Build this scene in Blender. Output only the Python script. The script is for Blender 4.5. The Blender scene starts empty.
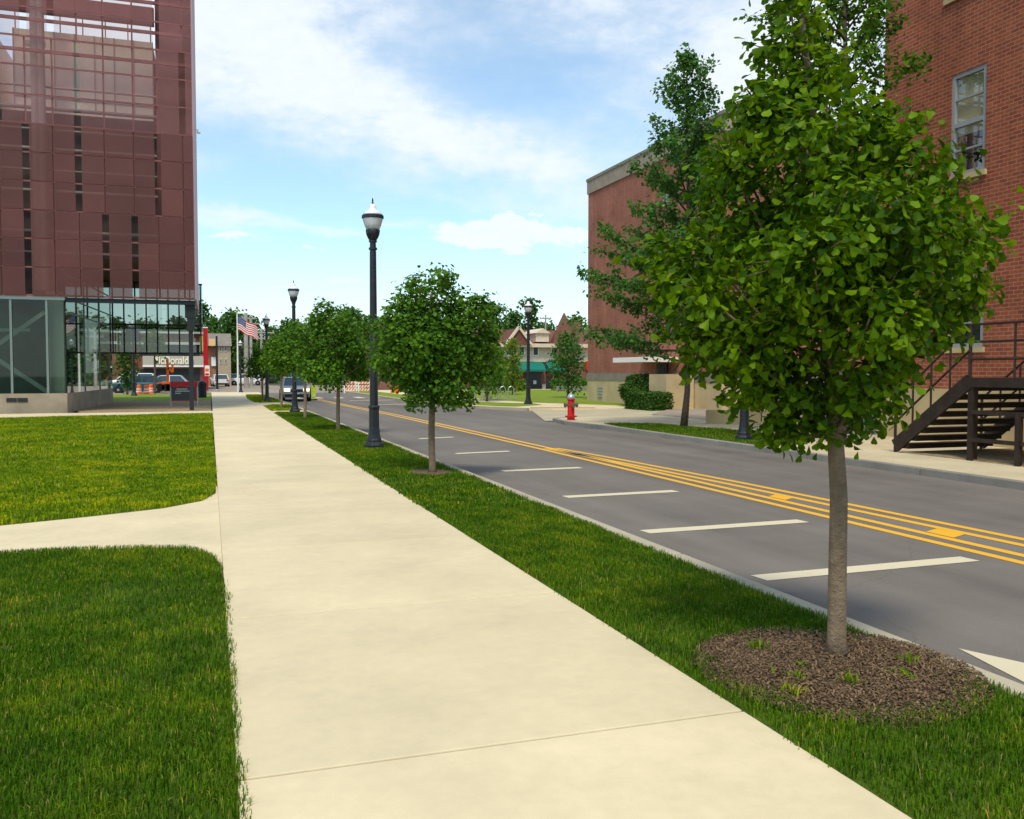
import bpy, bmesh, math, random
import numpy as np
from mathutils import Vector, Matrix
R = math.radians
random.seed(7)
S = bpy.context.scene
COL = S.collection

# ------------------------------------------------------------------ camera
FPX, VPX, VPY, HC = 900.0, 210.0, 372.0, 1.6
YAW = math.atan((512 - VPX) / math.hypot(FPX, 409.5 - VPY))
PITCH = math.atan((409.5 - VPY) / FPX)
cam = bpy.data.cameras.new('camera')
cam.sensor_fit = 'HORIZONTAL'; cam.sensor_width = 36.0
cam.lens = FPX / 1024 * 36.0
cam.clip_start = 0.05; cam.clip_end = 3000
camo = bpy.data.objects.new('camera', cam); COL.objects.link(camo)
camo.location = (0, 0, HC)
camo.rotation_euler = (R(90) - PITCH, 0, -YAW)
S.camera = camo

# ------------------------------------------------------------------ light
SUN_EL, SUN_AZ = R(58), R(205)       # azimuth clockwise from +Y (street direction)
w = bpy.data.worlds.new('World'); S.world = w; w.use_nodes = True
sun = bpy.data.lights.new('sun', 'SUN'); sun.energy = 1.75; sun.angle = R(13); sun.color = (1, .91, .74)
suno = bpy.data.objects.new('sun', sun); COL.objects.link(suno)
sd = Vector((math.sin(SUN_AZ) * math.cos(SUN_EL), math.cos(SUN_AZ) * math.cos(SUN_EL), math.sin(SUN_EL)))
suno.rotation_euler = sd.to_track_quat('Z', 'Y').to_euler()
suno.location = (0, 0, 30)
S.view_settings.view_transform = 'Standard'; S.view_settings.look = 'None'
S.view_settings.exposure = 0.80; S.view_settings.gamma = 1; S.view_settings.use_curve_mapping = False
SKY_STRENGTH = 0.11
CLOUD_COL = (5.1, 5.4, 5.65)

class NT:
    def __init__(s, tree): s.t = tree; s.n = tree.nodes; s.l = tree.links
    def node(s, typ, **kw):
        n = s.n.new(typ)
        for k, v in kw.items(): setattr(n, k, v)
        return n
    def put(s, sock, v):
        if hasattr(v, 'is_output') or isinstance(v, bpy.types.NodeSocket): s.l.new(v, sock)
        else: sock.default_value = v
    def math(s, op, a, b=0.0, c=None, clamp=False):
        n = s.node('ShaderNodeMath', operation=op); n.use_clamp = clamp
        s.put(n.inputs[0], a); s.put(n.inputs[1], b)
        if c is not None: s.put(n.inputs[2], c)
        return n.outputs[0]
    def noise(s, vec, scale, detail=4, rough=.55, out='Fac'):
        n = s.node('ShaderNodeTexNoise'); n.inputs['Scale'].default_value = scale
        n.inputs['Detail'].default_value = detail; n.inputs['Roughness'].default_value = rough
        if vec is not None: s.l.new(vec, n.inputs['Vector'])
        return n.outputs[out]
    def ramp(s, fac, stops):
        n = s.node('ShaderNodeValToRGB'); e = n.color_ramp.elements
        while len(e) > 1: e.remove(e[-1])
        e[0].position = stops[0][0]; e[0].color = tuple(stops[0][1]) + (1,)
        for p, c in stops[1:]:
            k = e.new(p); k.color = tuple(c) + (1,)
        s.l.new(fac, n.inputs[0]); return n.outputs[0]
    def mapr(s, v, a, b, c=0., d=1., smooth=False):
        n = s.node('ShaderNodeMapRange'); n.interpolation_type = 'SMOOTHSTEP' if smooth else 'LINEAR'
        s.l.new(v, n.inputs[0])
        for i, x in enumerate((a, b, c, d)): n.inputs[i + 1].default_value = x
        return n.outputs[0]
    def mix(s, fac, a, b, typ='MIX'):
        n = s.node('ShaderNodeMix', data_type='RGBA', blend_type=typ)
        s.put(n.inputs[0], fac)
        for i, v in ((6, a), (7, b)):
            if isinstance(v, (tuple, list)): n.inputs[i].default_value = tuple(v)[:3] + (1,)
            else: s.l.new(v, n.inputs[i])
        return n.outputs[2]

def pix_ray(px, py):
    cp, sp, cy, sy = math.cos(PITCH), math.sin(PITCH), math.cos(YAW), math.sin(YAW)
    f = Vector((sy * cp, cy * cp, -sp)); r = Vector((cy, -sy, 0)); u = r.cross(f)
    return f * FPX + r * (px - 512) + u * (409.5 - py)

def build_world():
    T = NT(w.node_tree); T.n.clear()
    out = T.node('ShaderNodeOutputWorld'); bg = T.node('ShaderNodeBackground')
    T.l.new(bg.outputs[0], out.inputs[0]); bg.inputs[1].default_value = SKY_STRENGTH
    sky = T.node('ShaderNodeTexSky'); sky.sky_type = 'NISHITA'; sky.sun_disc = False
    sky.sun_elevation = SUN_EL; sky.sun_rotation = SUN_AZ
    sky.altitude = 200; sky.air_density = 1.0; sky.dust_density = .6; sky.ozone_density = 1.0
    tc = T.node('ShaderNodeTexCoord'); d = tc.outputs['Generated']
    sep = T.node('ShaderNodeSeparateXYZ'); T.l.new(d, sep.inputs[0])
    az0 = T.math('ARCTAN2', sep.outputs[0], sep.outputs[1])
    el0 = T.math('ARCSINE', sep.outputs[2])
    # wispy warp of the sky directions
    comb = T.node('ShaderNodeCombineXYZ')
    T.l.new(az0, comb.inputs[0]); T.l.new(T.math('MULTIPLY', el0, 2.0), comb.inputs[1])
    n1 = T.noise(comb.outputs[0], 5.0, 5, .6, 'Color')
    n2 = T.noise(comb.outputs[0], 26.0, 5, .6, 'Color')
    s1 = T.node('ShaderNodeSeparateColor'); T.l.new(n1, s1.inputs[0])
    s2 = T.node('ShaderNodeSeparateColor'); T.l.new(n2, s2.inputs[0])
    def warp(v, a, b, k1, k2):
        v = T.math('ADD', v, T.math('MULTIPLY', T.math('SUBTRACT', a, .5), k1))
        return T.math('ADD', v, T.math('MULTIPLY', T.math('SUBTRACT', b, .5), k2))
    az = warp(az0, s1.outputs[0], s2.outputs[0], .26, .035)
    el = warp(el0, s1.outputs[1], s2.outputs[1], .11, .02)
    azc = warp(az0, s1.outputs[0], s2.outputs[0], .02, .085)
    elc = warp(el0, s1.outputs[1], s2.outputs[1], .01, .05)
    def blob(px, py, hw, hh, slope, amp, A=az, E=el):
        v = pix_ray(px, py).normalized()
        a0, e0 = math.atan2(v.x, v.y), math.asin(v.z)
        th = math.atan(slope); c, s_ = math.cos(th), math.sin(th)
        da = T.math('SUBTRACT', A, a0); de = T.math('SUBTRACT', E, e0)
        u = T.math('ADD', T.math('MULTIPLY', da, c / (hw / 900)), T.math('MULTIPLY', de, -s_ / (hw / 900)))
        q = T.math('ADD', T.math('MULTIPLY', da, s_ / (hh / 900)), T.math('MULTIPLY', de, c / (hh / 900)))
        r2 = T.math('ADD', T.math('MULTIPLY', u, u), T.math('MULTIPLY', q, q))
        return T.math('MULTIPLY', T.math('EXPONENT', T.math('MULTIPLY', r2, -1.0)), amp)
    blobs = [blob(290, 75, 250, 58, .30, .95), blob(470, 135, 120, 22, .33, .55), blob(760, 50, 150, 110, -.2, .85),
             blob(330, 5, 250, 40, .0, .5), blob(280, 219, 170, 8, .06, .55), blob(640, 250, 130, 50, 0, .3),
             blob(400, 315, 420, 32, 0, .42), blob(900, 100, 140, 200, 0, .6), blob(60, 150, 120, 160, 0, .7),
             blob(600, 0, 60, 40, 0, .35), blob(460, 195, 90, 14, .1, .3)]
    tot = blobs[0]
    for b in blobs[1:]: tot = T.math('ADD', tot, b)
    # clouds out of frame so that the light is that of a thinly veiled sky
    stretch = T.node('ShaderNodeCombineXYZ')
    zz = T.math('ADD', T.math('ABSOLUTE', sep.outputs[2]), .18)
    T.l.new(T.math('DIVIDE', sep.outputs[0], zz), stretch.inputs[0]); T.l.new(T.math('DIVIDE', sep.outputs[1], zz), stretch.inputs[1])
    gen = T.mapr(T.noise(stretch.outputs[0], 1.3, 7, .6), .4, .62, 0, .8, True)
    side = T.mapr(T.math('ABSOLUTE', T.math('SUBTRACT', az0, .3)), .55, .9, 0., 1.)
    hi = T.mapr(el0, .45, .6, 0, 1.)
    outm = T.math('MAXIMUM', side, hi)
    tot = T.math('ADD', tot, T.math('MULTIPLY', gen, outm))
    streak = T.mapr(T.noise(comb.outputs[0], 9, 7, .66), .33, .7, .55, 1.25)
    tot = T.math('MULTIPLY', tot, streak)
    thin = T.mapr(tot, .08, .95, .16, .95, True)
    cum = blob(498, 231, 58, 15, 0, 1.2, azc, elc)
    for b in (blob(480, 238, 46, 9, 0, .9, azc, elc), blob(525, 224, 26, 12, 0, .6, azc, elc), blob(500, 216, 20, 8, 0, .6, azc, elc),
              blob(578, 236, 26, 13, 0, .9, azc, elc), blob(230, 237, 32, 7, 0, .8, azc, elc), blob(315, 246, 12, 5, 0, .7, azc, elc),
              blob(345, 281, 40, 6, 0, .7, azc, elc)):
        cum = T.math('ADD', cum, b)
    cumf = T.mapr(cum, .2, .85, 0, .95, True)
    fac = T.math('MAXIMUM', thin, cumf)
    # thin air whitens towards the horizon
    hz = T.mapr(el0, .0, .20, .7, 0., True)
    fac = T.math('MAXIMUM', fac, hz)
    tint = T.mix(1.0, sky.outputs[0], (.88, 1.08, 1.08), 'MULTIPLY')
    cshade = T.mix(T.mapr(T.noise(comb.outputs[0], 40, 4), .3, .7), (CLOUD_COL[0] * .93, CLOUD_COL[1] * .95, CLOUD_COL[2] * .97), CLOUD_COL)
    T.l.new(T.mix(fac, tint, cshade), bg.inputs[0])
build_world()

# ------------------------------------------------------------------ materials
MATS = {}
def mat(name, col, rough=.7, metal=0., var=0., vscale=3., bump=0., bscale=40., spec=.3, emit=0., alt=None, island=0., detail=5):
    """one plain procedural surface: base colour, large-scale mottling, bump"""
    if name in MATS: return MATS[name]
    m = bpy.data.materials.new(name); m.use_nodes = True
    T = NT(m.node_tree); b = T.n['Principled BSDF']
    b.inputs['Roughness'].default_value = rough; b.inputs['Metallic'].default_value = metal
    b.inputs['Specular IOR Level'].default_value = spec
    tc = T.node('ShaderNodeTexCoord').outputs['Object']
    c = None
    if var or alt:
        n = T.noise(tc, vscale, detail)
        hi = alt or tuple(min(1, x * (1 + var)) for x in col); lo = col if alt else tuple(x * (1 - var) for x in col)
        c = T.ramp(n, [(.32, lo), (.68, hi)])
    if island:
        g = T.node('ShaderNodeNewGeometry').outputs['Random Per Island']
        k = T.mapr(g, 0, 1, 1 - island, 1 + island)
        cc = T.node('ShaderNodeCombineColor')
        for i in range(3): T.l.new(k, cc.inputs[i])
        c = T.mix(1.0, c if c is not None else col, cc.outputs[0], 'MULTIPLY')
    if c is not None: T.l.new(c, b.inputs['Base Color'])
    else: b.inputs['Base Color'].default_value = tuple(col) + (1,)
    if bump:
        bn = T.node('ShaderNodeBump'); bn.inputs['Strength'].default_value = bump; bn.inputs['Distance'].default_value = .02
        T.l.new(T.noise(tc, bscale, 6, .6), bn.inputs['Height']); T.l.new(bn.outputs[0], b.inputs['Normal'])
    if emit:
        b.inputs['Emission Color'].default_value = tuple(col) + (1,); b.inputs['Emission Strength'].default_value = emit
    MATS[name] = m; return m

def mat_brick(name, c1, c2, mortar, row=.075, wid=.215, msize=.012, var=.25):
    m = bpy.data.materials.new(name); m.use_nodes = True
    T = NT(m.node_tree); b = T.n['Principled BSDF']; b.inputs['Roughness'].default_value = .85; b.inputs['Specular IOR Level'].default_value = .2
    g = T.node('ShaderNodeNewGeometry'); s = T.node('ShaderNodeSeparateXYZ'); T.l.new(g.outputs['Position'], s.inputs[0])
    cb = T.node('ShaderNodeCombineXYZ'); T.l.new(T.math('ADD', s.outputs[0], s.outputs[1]), cb.inputs[0]); T.l.new(s.outputs[2], cb.inputs[1])
    br = T.node('ShaderNodeTexBrick'); T.l.new(cb.outputs[0], br.inputs['Vector'])
    br.inputs['Color1'].default_value = tuple(c1) + (1,); br.inputs['Color2'].default_value = tuple(c2) + (1,); br.inputs['Mortar'].default_value = tuple(mortar) + (1,)
    br.inputs['Scale'].default_value = 1; br.inputs['Mortar Size'].default_value = msize; br.inputs['Mortar Smooth'].default_value = .3
    br.inputs['Brick Width'].default_value = wid; br.inputs['Row Height'].default_value = row; br.inputs['Bias'].default_value = 0
    n = T.noise(cb.outputs[0], .9, 6, .65)
    k = T.ramp(n, [(.3, (1 - var,) * 3), (.7, (1 + var * .6,) * 3)])
    st = T.node('ShaderNodeMapping'); st.inputs['Scale'].default_value = (3.5, .25, 1); T.l.new(cb.outputs[0], st.inputs[0])
    k2 = T.ramp(T.noise(st.outputs[0], 1.0, 4), [(.35, (.86, .86, .86)), (.65, (1.06, 1.06, 1.06))])
    c = T.mix(1.0, br.outputs['Color'], k, 'MULTIPLY'); c = T.mix(1.0, c, k2, 'MULTIPLY')
    T.l.new(c, b.inputs['Base Color'])
    bn = T.node('ShaderNodeBump'); bn.inputs['Strength'].default_value = .5; bn.inputs['Distance'].default_value = .01
    T.l.new(T.math('SUBTRACT', 1.0, br.outputs['Fac']), bn.inputs['Height']); T.l.new(bn.outputs[0], b.inputs['Normal'])
    MATS[name] = m; return m

def mat_leaf(name, dark, light, trans=.35, rough=.45):
    m = bpy.data.materials.new(name); m.use_nodes = True
    T = NT(m.node_tree); b = T.n['Principled BSDF']; b.inputs['Roughness'].default_value = rough; b.inputs['Specular IOR Level'].default_value = .12
    g = T.node('ShaderNodeNewGeometry').outputs['Random Per Island']
    c = T.ramp(g, [(0, dark), (.55, tuple((a + b_) / 2 for a, b_ in zip(dark, light))), (1, light)])
    tc = T.node('ShaderNodeTexCoord').outputs['Object']
    k = T.ramp(T.noise(tc, 1.1, 3), [(.3, (.72, .78, .8)), (.7, (1.2, 1.15, 1.))])
    c = T.mix(1.0, c, k, 'MULTIPLY')
    T.l.new(c, b.inputs['Base Color'])
    tr = T.node('ShaderNodeBsdfTranslucent'); T.l.new(T.mix(1.0, c, (1.35, 1.25, .7), 'MULTIPLY'), tr.inputs[0])
    mx = T.node('ShaderNodeMixShader'); mx.inputs[0].default_value = trans
    T.l.new(b.outputs[0], mx.inputs[1]); T.l.new(tr.outputs[0], mx.inputs[2])
    T.l.new(mx.outputs[0], T.n['Material Output'].inputs[0])
    MATS[name] = m; return m

def mat_glass(name, tint, refl_rough=.02, clear=.75, refl=1.7):
    """pane: part clear, part tinted, mirror reflection by Fresnel"""
    m = bpy.data.materials.new(name); m.use_nodes = True
    T = NT(m.node_tree); T.n.remove(T.n['Principled BSDF'])
    tr = T.node('ShaderNodeBsdfTransparent'); tr.inputs[0].default_value = tuple(x * clear for x in tint) + (1,)
    gl = T.node('ShaderNodeBsdfGlossy'); gl.inputs['Roughness'].default_value = refl_rough; gl.inputs[0].default_value = (.95, 1, .98, 1)
    fr = T.node('ShaderNodeFresnel'); fr.inputs[0].default_value = 1.6
    k = T.math('MULTIPLY', fr.outputs[0], refl, clamp=True)
    mx = T.node('ShaderNodeMixShader'); T.l.new(k, mx.inputs[0]); T.l.new(tr.outputs[0], mx.inputs[1]); T.l.new(gl.outputs[0], mx.inputs[2])
    T.l.new(mx.outputs[0], T.n['Material Output'].inputs[0])
    MATS[name] = m; return m

def mat_perf(name, col, open_=.3):
    """perforated sheet metal: holes too fine to see singly"""
    m = bpy.data.materials.new(name); m.use_nodes = True
    T = NT(m.node_tree); b = T.n['Principled BSDF']; b.inputs['Roughness'].default_value = .5; b.inputs['Metallic'].default_value = .25
    g = T.node('ShaderNodeNewGeometry')
    rp = T.ramp(g.outputs['Random Per Island'], [(0, tuple(x * .84 for x in col)), (1, tuple(x * 1.15 for x in col))])
    tc = T.node('ShaderNodeTexCoord').outputs['Object']
    k = T.ramp(T.noise(tc, .5, 5), [(.3, (.85, .85, .85)), (.7, (1.12, 1.1, 1.1))])
    T.l.new(T.mix(1.0, rp, k, 'MULTIPLY'), b.inputs['Base Color'])
    tr = T.node('ShaderNodeBsdfTransparent'); mx = T.node('ShaderNodeMixShader'); mx.inputs[0].default_value = open_
    T.l.new(b.outputs[0], mx.inputs[1]); T.l.new(tr.outputs[0], mx.inputs[2]); T.l.new(mx.outputs[0], T.n['Material Output'].inputs[0])
    MATS[name] = m; return m

def mat_asphalt(name, col, alt):
    m = bpy.data.materials.new(name); m.use_nodes = True
    T = NT(m.node_tree); b = T.n['Principled BSDF']; b.inputs['Roughness'].default_value = .88; b.inputs['Specular IOR Level'].default_value = .15
    tc = T.node('ShaderNodeTexCoord').outputs['Object']
    mp = T.node('ShaderNodeMapping'); mp.inputs['Scale'].default_value = (1.1, .06, 1); T.l.new(tc, mp.inputs[0])
    lanes = T.noise(mp.outputs[0], 1.0, 4)
    fine = T.noise(tc, 95, 4, .8); blot = T.noise(tc, .7, 6, .62)
    k = T.math('ADD', T.math('MULTIPLY', lanes, .44), T.math('ADD', T.math('MULTIPLY', fine, .36), T.math('MULTIPLY', blot, .3)))
    c = T.ramp(k, [(.4, col), (.72, alt)])
    # tar-filled cracks
    vo = T.node('ShaderNodeTexVoronoi'); vo.feature = 'DISTANCE_TO_EDGE'; vo.inputs['Scale'].default_value = .22
    wv = T.node('ShaderNodeVectorMath', operation='ADD'); T.l.new(tc, wv.inputs[0]); T.l.new(T.noise(tc, 1.2, 4, .6, 'Color'), wv.inputs[1]); T.l.new(wv.outputs[0], vo.inputs['Vector'])
    cr = T.mapr(vo.outputs['Distance'], .0, .003, .3, 0.)
    c = T.mix(cr, c, tuple(x * .55 for x in col))
    T.l.new(c, b.inputs['Base Color'])
    bn = T.node('ShaderNodeBump'); bn.inputs['Strength'].default_value = .4; bn.inputs['Distance'].default_value = .006
    T.l.new(fine, bn.inputs['Height']); T.l.new(bn.outputs[0], b.inputs['Normal'])
    MATS[name] = m; return m

def mat_concrete(name, col, island=.05, stain=.12):
    m = bpy.data.materials.new(name); m.use_nodes = True
    T = NT(m.node_tree); b = T.n['Principled BSDF']; b.inputs['Roughness'].default_value = .85; b.inputs['Specular IOR Level'].default_value = .2
    tc = T.node('ShaderNodeTexCoord').outputs['Object']
    n1 = T.noise(tc, .9, 6, .6); n2 = T.noise(tc, 9, 6, .7); n3 = T.noise(tc, 190, 2, .8)
    k = T.math('ADD', T.math('MULTIPLY', n1, .5), T.math('ADD', T.math('MULTIPLY', n2, .25), T.math('MULTIPLY', n3, .25)))
    c = T.ramp(k, [(.36, tuple(x * (1 - stain) for x in col)), (.64, tuple(x * (1 + stain * .55) for x in col))])
    g = T.node('ShaderNodeNewGeometry').outputs['Random Per Island']
    kk = T.mapr(g, 0, 1, 1 - island, 1 + island); cc = T.node('ShaderNodeCombineColor')
    for i in range(3): T.l.new(kk, cc.inputs[i])
    c = T.mix(1.0, c, cc.outputs[0], 'MULTIPLY')
    sp = T.mapr(T.noise(tc, 46, 2, .5), .74, .8, 0, .35)
    c = T.mix(sp, c, tuple(x * .55 for x in col))
    T.l.new(c, b.inputs['Base Color'])
    bn = T.node('ShaderNodeBump'); bn.inputs['Strength'].default_value = .25; bn.inputs['Distance'].default_value = .004
    T.l.new(n3, bn.inputs['Height']); T.l.new(bn.outputs[0], b.inputs['Normal'])
    MATS[name] = m; return m

def mat_worn_paint(name, col, under, wear=.5):
    m = bpy.data.materials.new(name); m.use_nodes = True
    T = NT(m.node_tree); b = T.n['Principled BSDF']; b.inputs['Roughness'].default_value = .7
    tc = T.node('ShaderNodeTexCoord').outputs['Object']
    k = T.math('ADD', T.math('MULTIPLY', T.noise(tc, 70, 4, .7), .6), T.math('MULTIPLY', T.noise(tc, 3, 4), .4))
    T.l.new(T.mix(T.mapr(k, wear, wear + .12, 0, .75), col, under), b.inputs['Base Color'])
    MATS[name] = m; return m

CONC = mat_concrete('sidewalk_concrete', (.67, .565, .365), .06, .17)
CONC2 = mat_concrete('kerb_concrete', (.44, .39, .28), .06, .2)
CONCG = mat_concrete('apron_concrete', (.46, .40, .27), .04, .2)
PLINTH = mat('plinth_concrete', (.30, .25, .18), .85, var=.22, vscale=1.2, bump=.2, bscale=30)
ASPH = mat_asphalt('asphalt', (.120, .107, .095), (.225, .200, .172))
ASPH2 = mat_asphalt('pale_asphalt', (.27, .225, .175), (.36, .30, .235))
WHITEP = mat_worn_paint('white_paint', (.66, .58, .40), (.2, .19, .17), .58)
YELP = mat_worn_paint('yellow_paint', (.80, .42, .02), (.25, .17, .08), .6)
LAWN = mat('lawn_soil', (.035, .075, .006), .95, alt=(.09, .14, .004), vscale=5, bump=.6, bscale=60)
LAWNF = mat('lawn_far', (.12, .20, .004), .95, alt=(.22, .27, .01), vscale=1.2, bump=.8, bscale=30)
GROUND = mat('ground', (.10, .11, .05), .95, var=.3, vscale=.1)
MULCH = mat('mulch_soil', (.10, .062, .032), .95, alt=(.19, .125, .07), vscale=22, bump=1.0, bscale=45)
MULCHF = mat('mulch_bed', (.24, .165, .09), .95, alt=(.40, .29, .17), vscale=7, bump=.8, bscale=30)
CHIP = mat('mulch_chip', (.145, .092, .05), .95, island=.75)
BLACK = mat('black_metal', (.012, .015, .02), .38, .1, var=.25, vscale=9, spec=.5)
STAIRM = mat('stair_metal', (.035, .022, .016), .55, .2, var=.3, vscale=5)
STEEL = mat('galvanised', (.45, .47, .48), .4, .6)
BARK = mat('bark', (.17, .12, .075), .9, alt=(.27, .2, .13), vscale=14, bump=1.0, bscale=55)
BARKD = mat('bark_dark', (.09, .065, .045), .9, alt=(.15, .11, .08), vscale=10, bump=.8, bscale=40)
LEAF1 = mat_leaf('leaf_near', (.030, .092, .002), (.185, .31, .004), .40)
LEAF2 = mat_leaf('leaf_mid', (.034, .112, .010), (.14, .28, .02), .36)
LEAF3 = mat_leaf('leaf_cool', (.045, .135, .026), (.11, .25, .05), .38)
LEAFD = mat_leaf('leaf_dark', (.03, .085, .012), (.07, .16, .02), .28)
LEAFF = mat_leaf('leaf_far', (.04, .115, .022), (.10, .21, .04), .34)
LEAFY = mat_leaf('leaf_yellow', (.10, .19, .015), (.22, .29, .03), .4)
BRICKN = mat_brick('brick_near', (.40, .10, .045), (.28, .064, .034), (.36, .21, .14), row=.085, msize=.011)
BRICKM = mat_brick('brick_mid', (.38, .135, .085), (.32, .11, .075), (.36, .2, .15), msize=.009)
BRICKF = mat_brick('brick_far', (.27, .095, .06), (.21, .075, .05), (.33, .2, .15))
BEIGE = mat('beige_stone', (.50, .38, .20), .85, var=.15, vscale=1.0, bump=.2)
BEIGE2 = mat('beige_stone_far', (.52, .41, .23), .85, var=.12, vscale=1.2)
GREYB = mat('grey_band', (.24, .215, .175), .85, var=.15, vscale=2)
STONEP = mat('parapet_stone', (.33, .27, .21), .85, var=.15, vscale=2)
ROOFR = mat('roof_red', (.16, .06, .045), .85, var=.2, vscale=3)
ROOFG = mat('roof_grey', (.22, .19, .16), .85, var=.15, vscale=2)
CREAM = mat('cream_wall', (.66, .53, .41), .8, var=.1)
WHITE = mat('white_trim', (.78, .77, .72), .5)
DARK = mat('dark_interior', (.02, .022, .025), .5)
WINDARK = mat('window_dark', (.022, .028, .034), .18, spec=.35)
BLIND = mat('roller_blind', (.50, .44, .28), .8, var=.06, vscale=4)
ALU = mat('window_frame', (.36, .37, .38), .4, .3)
AWN = mat('awning_green', (.005, .16, .12), .7)
RED = mat('red_enamel', (.62, .012, .015), .35)
REDS = mat('red_sign', (.42, .008, .012), .4)
YELS = mat('yellow_sign', (.9, .66, .01), .4)
ORANGE = mat('orange_plastic', (.85, .15, .015), .5)
SILVER = mat('silver_paint', (.42, .47, .48), .35, .4)
FROST = mat('lamp_acrylic', (.62, .64, .66), .18, spec=.6)
CAPM = mat('lamp_cap', (.80, .82, .85), .2, .1, spec=.7)
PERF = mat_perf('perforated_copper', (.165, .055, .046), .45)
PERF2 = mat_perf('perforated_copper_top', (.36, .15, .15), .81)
COPF = mat('copper_frame', (.25, .095, .085), .5, .2)
COPSHEEN = mat('copper_return_sheen', (.42, .27, .30), .5)  # pinkish grazing-angle sheen of the building side, put into its colour
GLASS = mat_glass('glass_green', (.74, .90, .80), .02, .72, .75)
GLASSW = mat_glass('glass_window', (.9, .95, .9), .02, .92, .2)
GLASSD = mat_glass('glass_dark', (.62, .75, .7), .02, .62)
EQUIP = mat('equipment_white', (.85, .71, .60), .6, var=.05)
BODYD = mat('plant_body', (.10, .075, .07), .8, var=.3, vscale=1.5)
INTW = mat('interior_teal', (.17, .21, .18), .8, var=.2, vscale=.8)
BRACE = mat('brace_steel', (.36, .42, .40), .6)
TYRE = mat('tyre', (.02, .02, .02), .9)
HUB = mat('wheel_rim', (.5, .5, .5), .35, .7)
CARGLASS = mat('car_glass', (.03, .05, .06), .05, spec=.9)
SLATE = mat('slate_panel', (.045, .055, .06), .5)
TEXTW = mat('lettering_white', (.75, .75, .72), .6)
WOODP = mat('pole_wood', (.36, .33, .29), .9, var=.2)

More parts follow.
